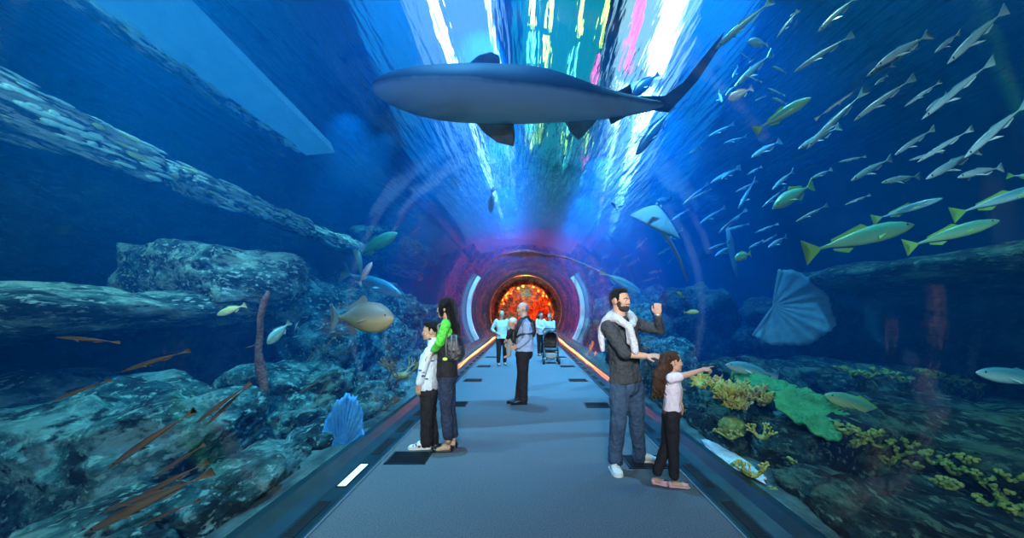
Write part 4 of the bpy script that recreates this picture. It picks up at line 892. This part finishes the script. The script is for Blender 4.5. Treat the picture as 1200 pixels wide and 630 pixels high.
limb(bm, (shN, elN, wrN), (.035, .027, .019)); limb(bm, (shF, elF, wrF), (.035, .027, .019))
limb(bm, (hN, kN, aN), (.055, .04, .026)); limb(bm, (hF, kF, aF), (.055, .04, .026))
hand(bm, wrN, V(1, 0, .16), V(-.1, -.45, .9), .78, curls=(.05, 1.2, 1.3, 1.3), thumb=-1, thumb_curl=.6)
hand(bm, wrF, V(.1, 0, -1), V(.9, .3, .1), .78, .4)
foot(bm, aN+V(-.03, .0, 0), aN+V(.125, -.02, 0), .8, .055, .042, .012); foot(bm, aF+V(-.035, .02, 0), aF+V(.075, -.05, 0), .8, .055, .042, .014)
voxel(bm, 'body', SK, r, .0048, 2)
hd.face(r)
bm = bmesh.new()
hd.e(bm, (0, -.022, .045), (.088, .098, .084), 24, 14)
bk = hd.at(0, -.075, 0)
cone(bm, bk, P(774, 440, D), .068, .072); cone(bm, P(774, 440, D), P(771, 458, D), .070, .05)
hair = voxel(bm, 'hair', CURL, r, .008, 2, .012, 26)
rnd = random.Random(5)
bm = bmesh.new()
for i in range(88):
    a = rnd.uniform(0, 2*PI); z0 = rnd.uniform(-.03, .11)
    st = hd.at(math.cos(a)*.085, -.035+math.sin(a)*.085 - .0, z0)
    if (st-hd.c).dot(hd.f) > .035: continue
    ln = rnd.uniform(.6, 1.0)
    en = P(rnd.uniform(765, 779), 452+16*ln, D+rnd.uniform(-.07, .07)); md = st.lerp(en, .4)+V(-.03, 0, .01)
    ph = rnd.uniform(0, 6); pts = []
    for k in range(26):
        t = k/25; q = st*(1-t)**2+md*2*t*(1-t)+en*t*t
        pts.append(q+V(math.cos(ph+t*26), math.sin(ph+t*26), 0)*(.009+.006*t))
    tube(bm, pts, [.0062*(1-.5*k/25) for k in range(26)], 5)
obj('curls', bm, CURL, hair)
bm = bmesh.new()
for i in range(14):
    t = i/13; a = -1.3+2.6*t
    st = hd.at(math.sin(a)*.086, .028-abs(a)*.03, .095-abs(a)*.05); tube(bm, [st, st+hd.f*.012+V(0, 0, .012), st-hd.f*.03+V(0, 0, .02), st-hd.f*.06+V(0, 0, .012)], [.007, .008, .007, .005], 6)
obj('fringe', bm, CURL, hair)
bm = bmesh.new()
torso(bm, P(787.5, 481, D), shc+V(0, 0, .012), side, (.098, .092, .094, .108, .10, .065), (.084, .074, .078, .080, .066, .045))
limb(bm, (shc.lerp(shN, .4), shN, shN.lerp(elN, .42)), (.055, .048, .046)); limb(bm, (shc.lerp(shF, .4), shF, shF.lerp(elF, .42)), (.055, .048, .046))
voxel(bm, 'tee_shirt', SHP, r, .007, 3, .006, 15)
bm = bmesh.new(); ell(bm, hipc-V(0, 0, .02), (.085, .098, .07))
limb(bm, (hN, kN, aN-V(0, 0, .0)), (.070, .054, .045)); limb(bm, (hF, kF, aF-V(0, 0, .0)), (.070, .054, .045))
tr_ = voxel(bm, 'trousers', DK, r, .007, 3, .005, 18)
bm = bmesh.new(); wz = P(787, 481.5, D).z-.01
rg = [[bm.verts.new(V(hipc.x+(.0835+o_)*math.cos(a), hipc.y+(.0985+o_)*math.sin(a), wz+dz)) for a in [2*PI*k/28 for k in range(28)]] for dz, o_ in ((-.012, 0), (.012, 0), (.012, -.02), (-.012, -.02))]
skin(bm, rg+[rg[0]]); obj('belt', bm, M('brown_leather', (.12, .05, .03), .5), r)
PINK = M('pale_pink_leather', (.6, .38, .42), .5)
for a_, t_ in ((aN, V(.135, -.02, 0)), (aF, V(.085, -.055, 0))):
    bm = bmesh.new(); h_ = a_+V(-.045, .0, 0); foot(bm, h_, a_+t_, .8, .026, .052, .002)
    d_ = (a_+t_-h_); c_ = h_+d_*.72; ell(bm, V(c_.x, c_.y, .03), (.038, .034, .018), Euler((0, 0, math.atan2(d_.y, d_.x))))
    c_ = h_+d_*.04; ell(bm, V(c_.x, c_.y, .03), (.02, .032, .026), Euler((0, 0, math.atan2(d_.y, d_.x))))
    f_ = voxel(bm, 'shoe', PINK, r, .005, 1)
    bm = bmesh.new(); c_ = h_+d_*.80; ell(bm, V(c_.x-.008, c_.y, .046), (.011, .009, .007)); ell(bm, V(c_.x+.008, c_.y, .046), (.011, .009, .007)); obj('bow', bm, SHB, f_)
# ======================= WOMAN IN GREEN
GRN = M('bright_green_knit', (.10, .62, .06), .8, bump=.8, bscale=26)
r = empty('person', (-.9, 5.15, 0)); tag(r, 'woman with long black hair in a bright green cardigan, arm round the boy', 'person')
D = 5.15
neck = P(525, 375, D); hd = Head(P(522.5, 361.5, D), V(-1, .15, -.04), .98)
shN, elN, wrN = P(522, 382, D-.14), P(515, 402, D-.16), P(507, 411, D-.04)
shF, elF, wrF = P(524, 382, D+.17), P(516, 402, D+.20), P(510, 412, D+.16)
shc = (shN+shF)/2; hipc = P(524, 436, D); side = V(-.05, 1, 0).normalized()
hN, kN, aN = P(523, 444, D-.06), P(522.5, 480, D-.06), P(525, 516, D-.08)
hF, kF, aF = P(525, 444, D+.07), P(527.5, 480, D+.05), P(531, 514, D+.08)
bm = bmesh.new(); hd.build(bm, neck, nr=.048)
torso(bm, hipc, shc, side, (.13, .10, .11, .13, .13, .09), (.09, .08, .09, .10, .08, .05))
limb(bm, (shN, elN, wrN), (.04, .034, .024)); limb(bm, (shF, elF, wrF), (.04, .034, .024))
limb(bm, (hN, kN, aN), (.07, .048, .032)); limb(bm, (hF, kF, aF), (.07, .048, .032))
hand(bm, wrN, V(-.6, -.3, -.6), V(-.6, -.3, .7), .92, .5, thumb=-1); hand(bm, wrF, V(-.5, -.1, -.8), V(-.7, .3, .5), .92, .5, thumb=1)
for a_ in (aN, aF): foot(bm, a_+V(.035, .0, 0), a_+V(-.165, -.01, 0), .92, .075, .042, .012)
voxel(bm, 'body', SK2, r, .0065, 3); hd.face(r)
bm = bmesh.new()
hd.e(bm, (0, -.018, .042), (.092, .108, .090), 24, 14)
for sx in (-1, 1): hd.e(bm, (sx*.078, .028, -.01), (.018, .036, .085))
hp = [(hd.at(0, -.05, .03), .085, .085), (hd.at(0, -.075, -.06), .088, .072), (P(532, 383, D), .095, .058), (P(535, 392, D-.01), .085, .046), (P(537.5, 402, D-.02), .05, .026)]
loft(bm, hp, V(0, 1, 0), 20)
hair = voxel(bm, 'hair', HAIR, r, .009, 3, .008, 22)
bm = bmesh.new(); rnd = random.Random(3)
for i in range(60):
    a = rnd.uniform(.5*PI, 1.5*PI); st = hd.at(math.sin(rnd.uniform(-1.2, 1.2))*.09, math.cos(a)*.1+.01, .11-rnd.random()*.05)
    yy = rnd.uniform(-.1, .08); m1 = V(hd.c.x+.105+rnd.uniform(-.02, .01), D+yy, hd.c.z-.05); en = P(rnd.uniform(534, 540), rnd.uniform(392, 405), D+yy*.8)
    tube(bm, [st, st.lerp(m1, .6)+V(.02, 0, .03), m1, m1.lerp(en, .5)+V(.012, 0, 0), en], [.006, .008, .008, .007, .002], 5)
obj('strands', bm, HAIR, hair)
bm = bmesh.new()
torso(bm, P(524, 424, D), shc+V(0, 0, .01), side, (.145, .125, .125, .150, .145, .10), (.105, .098, .10, .115, .095, .06))
limb(bm, (shc.lerp(shN, .5)+V(0, 0, .02), shN, elN, elN.lerp(wrN, .85)), (.062, .055, .048, .036)); limb(bm, (shc.lerp(shF, .5)+V(0, 0, .02), shF, elF, elF.lerp(wrF, .85)), (.062, .055, .048, .036))
voxel(bm, 'cardigan', GRN, r, .008, 3, .008, 15)
bm = bmesh.new(); torso(bm, P(524, 440, D), P(524, 404, D), side, (.158, .155, .150, .146, .142, .138), (.118, .115, .112, .110, .108, .104)); voxel(bm, 'black_top', DK, r, .008, 3, .006, 14)
bm = bmesh.new(); ell(bm, hipc-V(0, 0, .05), (.115, .155, .11))
limb(bm, (hN, kN, aN+V(0, 0, .06)), (.092, .066, .062)); limb(bm, (hF, kF, aF+V(0, 0, .06)), (.092, .064, .060))
voxel(bm, 'jeans', DENIM2, r, .008, 3, .007, 14)
for a_ in (aN, aF):
    bm = bmesh.new(); foot(bm, a_+V(.045, 0, 0), a_+V(-.175, -.01, 0), .95, .034, .05, .001); c_ = a_+V(-.14, -.01, 0); ell(bm, V(c_.x, c_.y, .032), (.042, .038, .016)); ell(bm, V(a_.x+.035, a_.y, .04), (.02, .034, .034)); voxel(bm, 'shoe', SHB, r, .006, 1)
# backpack
BPK = M('black_nylon', (.012, .013, .016), .35, noise_s=8, col2=(.03, .032, .036), bump=.6, bscale=20, spec=.6); BPG = M('grey_nylon', (.13, .14, .155), .5)
b_ = empty('backpack', P(533, 424, D)); tag(b_, 'small black and grey backpack on the back of the woman in green', 'backpack')
bm = bmesh.new(); c = P(532, 407, D-.02)
loft(bm, [(P(528, 424, D-.02), .10, .07), (P(530, 419, D-.02), .15, .115), (P(532, 408, D-.02), .155, .12), (P(531, 396, D-.02), .13, .095), (P(529, 389, D-.02), .07, .045)], V(0, 1, 0), 20, 2.6)
voxel(bm, 'bag_body', BPK, b_, .008, 3, .006, 18)
bm = bmesh.new(); loft(bm, [(P(535, 421, D-.06), .08, .06), (P(538, 414, D-.06), .10, .07), (P(537, 405, D-.06), .085, .06)], V(0, 1, 0), 16, 2.6); voxel(bm, 'front_pocket', BPK, b_, .007, 2)
for x0 in (0, .05, .1):
    bm = bmesh.new(); tube(bm, [P(524, 392, D-.17)+V(x0, 0, 0), P(522.5, 404, D-.19)+V(x0*1.2, 0, 0), P(523, 417, D-.19)+V(x0*1.1, 0, 0)], .008, 8); obj('piping', bm, BPG, b_)
bm = bmesh.new(); ell(bm, P(521.5, 420.5, D-.185), (.028, .006, .018)); obj('badge', bm, M('lime_badge', (.45, .8, .12), .5), b_)
for dy in (-.1, .12):
    bm = bmesh.new(); pp = [P(527, 390, D)+V(0, dy, 0), P(523, 376.5, D)+V(-.02, dy, 0), P(517.5, 381, D)+V(-.02, dy, 0), P(517, 396, D)+V(0, dy, 0), P(523, 417, D)+V(0, dy, 0)]
    tube(bm, pp, .014, 8); obj('shoulder_strap', bm, BPG, b_)
# ======================= BOY
JKT = M('pale_blue_print_jacket', (.55, .68, .75), .8, noise_s=11, col2=(.60, .74, .80), bump=.5, bscale=18)
r = empty('person', (-1.1, 5.25, 0)); tag(r, 'boy in a pale blue printed jacket and black trousers facing the left glass', 'person')
D = 5.25
neck = P(507, 399, D); hd = Head(P(504.5, 388.5, D), V(-1, -.25, -.02), .95)
shN, elN, wrN = P(503, 412, D-.14), P(495.5, 431, D-.16), P(491.5, 449, D-.16)
shF, elF, wrF = P(505, 411, D+.15), P(498, 431, D+.18), P(494, 448, D+.2)
shc = (shN+shF)/2; hipc = P(502.5, 458, D); side = V(.1, 1, 0).normalized()
hN, kN, aN = P(502, 462, D-.07), P(500, 486, D-.07), P(500, 516, D-.07)
hF, kF, aF = P(503.5, 462, D+.08), P(504, 486, D+.08), P(506.5, 515, D+.09)
bm = bmesh.new(); hd.build(bm, neck, True, .048)
torso(bm, hipc, shc, side, (.11, .10, .11, .12, .12, .08), (.085, .08, .085, .09, .075, .05))
limb(bm, (shN, elN, wrN), (.038, .031, .022)); limb(bm, (shF, elF, wrF), (.038, .031, .022))
limb(bm, (hN, kN, aN), (.065, .046, .03)); limb(bm, (hF, kF, aF), (.065, .046, .03))
hand(bm, wrN, V(-.15, 0, -1), V(-.4, -.9, 0), .88, .5, thumb=1); hand(bm, wrF, V(-.1, 0, -1), V(-.3, .9, 0), .88, .5, thumb=-1)
voxel(bm, 'body', SK2, r, .006, 3); hd.face(r)
bm = bmesh.new(); hd.e(bm, (0, -.028, .052), (.084, .098, .082), 24, 14); hd.e(bm, (0, .035, .100), (.058, .055, .028)); hd.e(bm, (0, -.08, .0), (.064, .04, .055))
for sx in (-1, 1): hd.e(bm, (sx*.070, .008, .035), (.014, .022, .042))
voxel(bm, 'hair', HAIR, r, .006, 1, .010, 42)
bm = bmesh.new(); torso(bm, P(501.5, 456, D), shc+V(0, 0, .01), side, (.150, .142, .138, .150, .140, .09), (.105, .10, .10, .108, .09, .06))
limb(bm, (shc.lerp(shN, .5), shN, elN, elN.lerp(wrN, .95)), (.060, .056, .050, .040)); limb(bm, (shc.lerp(shF, .5), shF, elF, elF.lerp(wrF, .95)), (.060, .056, .050, .040))
cone(bm, neck-V(0, 0, .04), neck, .07, .062)
jk = voxel(bm, 'jacket', JKT, r, .008, 3, .008, 15)
INK = M('navy_print', (.05, .10, .22), .8)
rnd = random.Random(8)
dg_ = [v for v in jk.data.vertices if v.normal.y < -.35]
for i in range(16):
    v = rnd.choice(dg_); bm = bmesh.new(); q = v.normal.to_track_quat('Z', 'Y').to_matrix().to_euler()
    ell(bm, v.co+V(0, 0, 0), (rnd.uniform(.012, .028), rnd.uniform(.006, .016), .004), q, 10, 6); obj('print_patch', bm, INK, jk)
bm = bmesh.new(); ell(bm, hipc-V(0, 0, .03), (.105, .135, .09))
limb(bm, (hN, kN, aN-V(0, 0, .02)), (.092, .074, .074)); limb(bm, (hF, kF, aF-V(0, 0, .02)), (.092, .074, .074))
voxel(bm, 'trousers', DK, r, .008, 3, .012, 14)
SHX = M('white_and_black_canvas', (.75, .76, .76), .6, noise_s=14, col2=(.03, .03, .04), contrast=(.52, .56))
shoe(r, aN+V(.04, 0, 0), aN+V(-.20, -.015, 0), SHX, SOLE, .95, lace=SOLE); shoe(r, aF+V(.04, 0, 0), aF+V(-.17, -.015, 0), SHX, SOLE, .95, lace=SOLE)
# ======================= MAN WITH BABY
BLS = M('sky_blue_shirt', (.32, .45, .68), .85, bump=.7, bscale=14); GHR = M('cropped_grey_hair', (.16, .16, .17), .7)
r = empty('person', (-.05, 7.75, 0)); tag(r, 'balding man in a sky blue shirt with a baby carrier strapped on', 'person')
D = 7.75
neck = P(614.5, 373, D); hd = Head(P(612.3, 362, D), V(-.9, -.45, -.02), 1.0)
shN, elN, wrN = P(617.5, 380, D-.17), P(617, 397, D-.20), P(606.5, 406, D-.22)
shF, elF, wrF = P(612.5, 379, D+.17), P(607, 396, D+.16), P(601, 403, D+.05)
shc = (shN+shF)/2; hipc = P(614, 412, D); side = V(-.30, 1, 0).normalized()
hN, kN, aN = P(612.5, 416, D-.08), P(612.5, 441, D-.08), P(613.5, 467, D-.06)
hF, kF, aF = P(614, 416, D+.09), P(611.5, 441, D+.08), P(608, 466, D+.05)
bm = bmesh.new(); hd.build(bm, neck, nr=.06)
torso(bm, hipc, shc, side, (.15, .15, .15, .17, .16, .11), (.12, .12, .12, .12, .10, .07))
limb(bm, (shN, elN, wrN), (.055, .044, .03)); limb(bm, (shF, elF, wrF), (.055, .044, .03))
limb(bm, (hN, kN, aN), (.08, .058, .04)); limb(bm, (hF, kF, aF), (.08, .058, .04))
hand(bm, wrN, V(-1, .2, -.2), V(-.2, -.9, .2), 1., .6, thumb=1); hand(bm, wrF, V(-1, -.2, -.2), V(-.2, .9, .2), 1., .6, thumb=-1)
voxel(bm, 'body', SK, r, .008, 3); hd.face(r)
bm = bmesh.new(); hd.e(bm, (0, -.032, .026), (.079, .088, .075)); hd.e(bm, (0, -.07, -.02), (.062, .04, .045)); voxel(bm, 'hair', GHR, r, .008, 1)
bm = bmesh.new(); torso(bm, P(614.5, 411, D), shc+V(0, 0, .02), side, (.18, .182, .18, .20, .185, .12), (.155, .155, .145, .145, .12, .075))
limb(bm, (shc.lerp(shN, .5), shN, elN, elN.lerp(wrN, .9)), (.08, .072, .06, .045)); limb(bm, (shc.lerp(shF, .5), shF, elF, elF.lerp(wrF, .9)), (.08, .072, .06, .045))
cone(bm, neck-V(0, 0, .05), neck+V(0, 0, .0), .08, .07); voxel(bm, 'shirt', BLS, r, .010, 3, .012, 11)
bm = bmesh.new(); ell(bm, hipc-V(0, 0, .04), (.15, .175, .12)); limb(bm, (hN, kN, aN-V(0, 0, .02)), (.115, .09, .075)); limb(bm, (hF, kF, aF-V(0, 0, .02)), (.115, .09, .072)); voxel(bm, 'trousers', DK, r, .010, 3, .01, 11)
shoe(r, aN+V(.05, 0, 0), aN+V(-.21, -.03, 0), SHB, SHB); shoe(r, aF+V(.05, 0, 0), aF+V(-.20, -.04, 0), SHB, SHB)
c_ = empty('baby_carrier', P(620, 395, D)); tag(c_, 'black baby carrier worn by the man in the sky blue shirt', 'carrier')
bm = bmesh.new(); loft(bm, [(P(623.5, 394, D), .12, .045), (P(624.8, 388, D), .15, .05), (P(624.3, 380, D), .12, .045), (P(621, 374, D), .10, .035)], V(0, 1, 0), 16); voxel(bm, 'back_pad', BPK, c_, .009, 2)
for pp in ([P(622, 376, D-.14), P(618, 370.5, D-.17), P(611.5, 373.5, D-.19), P(606.5, 384, D-.17), P(603, 396, D-.08)], [P(620, 376, D+.1), P(616, 370.8, D+.14), P(609.5, 374, D+.12), P(604.5, 384, D+.1), P(602, 396, D+.06)]):
    bm = bmesh.new(); tube(bm, pp, .026, 8); obj('shoulder_strap', bm, BPK, c_)
bm = bmesh.new(); tube(bm, [P(624.5, 390, D-.12), P(620.5, 391, D-.24), P(610, 391.5, D-.235), P(603, 396, D-.1)], .016, 8); obj('side_strap', bm, BPK, c_)
bm = bmesh.new(); loft(bm, [(P(602.5, 404, D-.02), .10, .05), (P(601.5, 397, D-.02), .15, .06), (P(602.3, 388, D-.02), .14, .06)], V(0, 1, 0), 16); voxel(bm, 'front_panel', BPK, c_, .009, 2)
# baby
r = empty('person', P(598, 412, D)); tag(r, 'baby in a pale bonnet carried on the chest of the man in blue', 'person')
hd = Head(P(600, 378, D-.03), V(-.9, -.4, 0), .72)
bm = bmesh.new(); hd.build(bm, P(600, 384, D-.02), True, .04)
torso(bm, P(598.5, 398, D-.02), P(599.5, 386, D-.02), V(0, 1, 0), (.07,)*4+(.06, .04), (.06,)*4+(.05, .04))
for s_ in (-1, 1):
    a, b, c = P(599, 387, D-.02+s_*.08), P(596, 393, D-.02+s_*.11), P(593.5, 397, D-.02+s_*.09); limb(bm, (a, b, c), (.026, .022, .017)); hand(bm, c, V(-.5, 0, -.8), V(-.5, s_*.8, .3), .5, .5, thumb=s_)
    a, b, c = P(598.5, 399, D-.02+s_*.06), P(596.5, 408, D-.02+s_*.12), P(596, 417, D-.02+s_*.11); limb(bm, (a, b, c), (.045, .035, .024)); foot_b = c
    cone(bm, c, c+V(-.07, 0, -.02), .024, .018)
voxel(bm, 'body', SK, r, .007, 2); hd.face(r, brow=False)
bm = bmesh.new(); hd.e(bm, (0, -.022, .040), (.090, .100, .086)); voxel(bm, 'bonnet', M('pale_grey_cotton', (.6, .62, .62), .9), r, .008, 2, .003, 30)
bm = bmesh.new(); torso(bm, P(598.8, 398, D-.02), P(599.5, 386, D-.02), V(0, 1, 0), (.095,)*4+(.085, .05), (.08,)*4+(.07, .045))
for s_ in (-1, 1): limb(bm, off(P(599, 387, D-.02+s_*.08), P(596, 393, D-.02+s_*.11), P(594.5, 395.5, D-.02+s_*.10)), (.036, .032, .028))
voxel(bm, 'jumper', DK, r, .008, 2)
bm = bmesh.new()
for s_ in (-1, 1): limb(bm, off(P(598.5, 399, D-.02+s_*.05), P(596.5, 408, D-.02+s_*.12), P(596, 416, D-.02+s_*.11)), (.062, .05, .038))
voxel(bm, 'leggings', M('pale_khaki_cotton', (.30, .32, .29), .9), r, .008, 3, .006, 20)
# ======================= FAR VISITORS (simple standing poses)
def visitor(label, cx, D, h, shirt, pants, hairm, fdir, long=False, arms='down', top='blouse', vox=.012, sleeve=.45):
    z = lambda f: f*h
    X = (cx-CX)*D/F; f = Vector(fdir).normalized(); sd = f.cross(UP).normalized(); o = V(X, D, 0)
    r = empty('person', o); tag(r, label, 'person'); k = h/1.7
    p = lambda s_, a, zz: o+sd*s_*k+f*a*k+V(0, 0, zz*h)
    hd = Head(p(0, .01, .935), f, k*.98)
    sN, sF = p(.17, 0, .815), p(-.17, 0, .815)
    if arms == 'down': ar = [(sN, p(.23, -.03, .64), p(.22, .06, .50)), (sF, p(-.23, -.03, .64), p(-.22, .06, .50))]
    elif arms == 'hip': ar = [(sN, p(.30, -.05, .66), p(.17, .08, .59)), (sF, p(-.26, -.05, .65), p(-.20, .10, .50))]
    else: ar = [(sN, p(.21, .06, .66), p(.14, .32, .63)), (sF, p(-.21, .06, .66), p(-.14, .32, .63))]
    lg = [(p(s_*.09, 0, .50), p(s_*.10, .03, .28), p(s_*.11+.0, -.02+.05*s_, .05)) for s_ in (1, -1)]
    bm = bmesh.new(); hd.build(bm, p(0, 0, .83), nr=.048*k)
    torso(bm, p(0, 0, .50), p(0, 0, .82), sd, [q*k for q in (.15, .12, .12, .14, .15, .10)], [q*k for q in (.10, .09, .10, .11, .09, .06)])
    for a in ar:
        limb(bm, a, [q*k for q in (.045, .036, .025)]); hand(bm, a[2], (a[2]-a[1]), sd if a is ar[0] else -sd, k*.95, .5, thumb=1 if a is ar[0] else -1)
    for a in lg:
        limb(bm, a, [q*k for q in (.075, .052, .035)]); q = a[2]; foot(bm, V(q.x, q.y, 0)-f*.04*k, V(q.x, q.y, 0)+f*.17*k, k, .06, .04)
    voxel(bm, 'body', SK, r, vox, 2); 
    bm = bmesh.new(); hd.e(bm, (0, -.026, .048), (.086, .098, .083)); hd.e(bm, (0, -.075, -.01), (.07, .045, .065))
    if long: cone(bm, hd.at(0, -.07, -.02), hd.at(0, -.085, -.17), .075*k, .055*k)
    voxel(bm, 'hair', hairm, r, vox, 2, .006, 20)
    bm = bmesh.new(); torso(bm, p(0, 0, .49), p(0, 0, .825), sd, [q*k for q in (.185, .165, .155, .175, .175, .11)], [q*k for q in (.13, .125, .125, .135, .11, .07)])
    for a in ar: limb(bm, (a[0], a[1], a[1].lerp(a[2], sleeve)), [q*k for q in (.062, .052, .044)])
    voxel(bm, top, shirt, r, vox, 2, .01, 10)
    bm = bmesh.new(); ell(bm, p(0, 0, .50), (.15*k, .13*k, .10*k), Euler((0, 0, math.atan2(sd.y, sd.x))))
    for a in lg: limb(bm, (a[0], a[1], a[2]+V(0, 0, .04)), [q*k for q in (.10, .075, .06)])
    voxel(bm, 'trousers', pants, r, vox, 2)
    for a in lg:
        q = V(a[2].x, a[2].y, 0); bm = bmesh.new(); foot(bm, q-f*.05*k, q+f*.18*k, k, .07, .048, .002); obj('shoe', bm, SHB, r)
    return r
MINT = M('mint_cotton', (.45, .72, .66), .85); WHT = M('white_cotton', (.68, .76, .80), .85); BLND = M('dark_blond_hair', (.34, .24, .13), .6); BRN = M('ash_brown_hair', (.16, .13, .12), .6)
visitor('woman in a mint blouse with dark blond hair, standing behind the man with the baby', 588, 13.4, 1.60, MINT, DK, BLND, (.25, -1, 0), True, 'hip')
visitor('dark haired visitor in a white top and long black trousers beside the stroller', 633.5, 16.4, 1.55, WHT, DK, HAIR, (.55, -.8, 0), True, 'front', sleeve=.9)
visitor('ash haired visitor in a pale blue top pushing the stroller', 644, 15.0, 1.52, M('ice_blue_cotton', (.5, .66, .74), .85), DK, BRN, (-.5, -1, 0), False, 'front')
# stroller
D = 14.0; x = (645.5-CX)*D/F
r = empty('stroller', (x, D, 0)); tag(r, 'black folding stroller with a tan basket, pushed by the ash haired visitor', 'stroller')
TAN = M('tan_canvas', (.35, .29, .24), .9)
def tb(nm, pts, rr, mat, par=r):
    bm = bmesh.new(); tube(bm, pts, rr, 8); return obj(nm, bm, mat, par)
for sx in (-1, 1):
    q = lambda a, b, c: V(x+sx*a, D+b, c)
    tb('frame_tube', [q(.22, -.32, .10), q(.22, 0, .50), q(.22, .38, 1.02)], .014, BPK)
    tb('frame_tube', [q(.22, .35, .10), q(.22, .05, .52), q(.22, -.12, .62)], .014, BPK)
    for b in (-.34, .36):
        bm = bmesh.new(); loft(bm, [(q(.20, b, .09), .09, .09), (q(.215, b, .09), .095, .095), (q(.245, b, .09), .095, .095), (q(.26, b, .09), .09, .09)], V(0, 1, 0), 20, 2); wh = obj('wheel', bm, BLACK, r)
        bm = bmesh.new(); ell(bm, q(.262, b, .09), (.006, .04, .04)); obj('hub', bm, STEEL, wh)
tb('handlebar', [V(x-.22, D+.38, 1.02), V(x-.18, D+.42, 1.04), V(x+.18, D+.42, 1.04), V(x+.22, D+.38, 1.02)], .018, BLACK)
bm = bmesh.new(); loft(bm, [(V(x, D+.22, .42), .19, .05), (V(x, D+.28, .65), .20, .05), (V(x, D+.36, .92), .19, .04)], V(1, 0, 0), 16, 4); obj('backrest', bm, BPK, r)
bm = bmesh.new(); loft(bm, [(V(x, D+.26, .42), .19, .05), (V(x, D-.10, .44), .20, .045), (V(x, D-.2, .40), .18, .03)], V(1, 0, 0), 16, 4); obj('seat', bm, BPK, r)
bm = bmesh.new(); rg = []
for i in range(7):
    a = PI*.5*i/6
    rg.append([bm.verts.new(V(x+.21*math.cos(t)*(1 if abs(math.cos(t)) < .99 else 1), D+.36-.42*math.sin(a)*1.0, .72+.28*math.sin(t)*1.0*math.cos(a*.35))) for t in [PI*k/12 for k in range(13)]])
skin(bm, rg, False); bmesh.ops.solidify(bm, geom=bm.faces[:], thickness=.012); obj('canopy', bm, BPK, r)
bm = bmesh.new(); loft(bm, [(V(x, D-.24, .24), .16, .07), (V(x, D-.05, .24), .19, .10), (V(x, D+.28, .25), .18, .09)], V(1, 0, 0), 16, 3.5); voxel(bm, 'basket', TAN, r, .012, 1, .008, 20)
BL = (.16, .56, 1)
for y, e in ((5.5, 32000), (10, 60000), (16, 80000), (22, 80000), (29, 70000)):
    spot((-.9, y, 8.4), (-1.1, y+1, 0), BL, e, 76, 0)
    spot((3.0, y+2, 8.4), (3.3, y+3, 0), BL, e, 80, 0)
def area(loc, tgt, sx, sy, col, e, name='area_lamp'):
    l = bpy.data.lights.new(name, 'AREA'); l.shape = 'RECTANGLE'; l.size = sx; l.size_y = sy; l.energy = e; l.color = col
    o = bpy.data.objects.new(name, l); C.objects.link(o); o.location = loc
    o.rotation_euler = (Vector(tgt)-Vector(loc)).to_track_quat('-Z', 'Y').to_euler(); return o
area((0, -3, 3.0), (0, 6, .8), 2.0, 1.2, (.88, .96, 1), 420)
spot((0, -2.5, 3.3), (0, 12, .3), (1, .98, .95), 2600, 34, .12)  # added fill spot behind the camera for floor and visitors
spot((-3.8, 4.5, 8.5), (-3.8, 4.8, 0), (.5, .95, 1), 30000, 60, 0)
spot((-6.2, 7.5, 8.5), (-6.2, 8.5, 0), (.5, .9, 1), 11000, 60, 0)
spot((-5.5, 14, 8.5), (-5.5, 15, 0), (.4, .85, 1), 18000, 70, 0)
spot((4.2, 5.0, 8.5), (4.0, 5.5, 0), (.55, .95, .85), 11000, 60, 0)
spot((7, 6.5, 8.5), (7, 6.0, 0), (.4, .8, 1), 3000, 60, 0)
for y, e in ((15, 22000), (22, 22000)):
    spot((-4.2, y+.5, 8.6), (-7.0, y+1.0, 3.9), (.45, .9, 1), e, 46, 0)  # added side spots brightening the faces of the high shelf

spot((1.6, -3.4, 2.2), (-6.6, 5.6, 4.3), (.7, .95, 1), 5200, 22, 0)  # added beams from behind the camera, lighting the ledges from the front
spot((1.6, -3.4, 2.2), (-6.0, 9.5, 3.3), (.7, .95, 1), 3800, 20, 0)
spot((-1.6, -3.4, 2.2), (6.5, 6.0, 2.3), (.6, .95, 1), 2500, 24, 0)
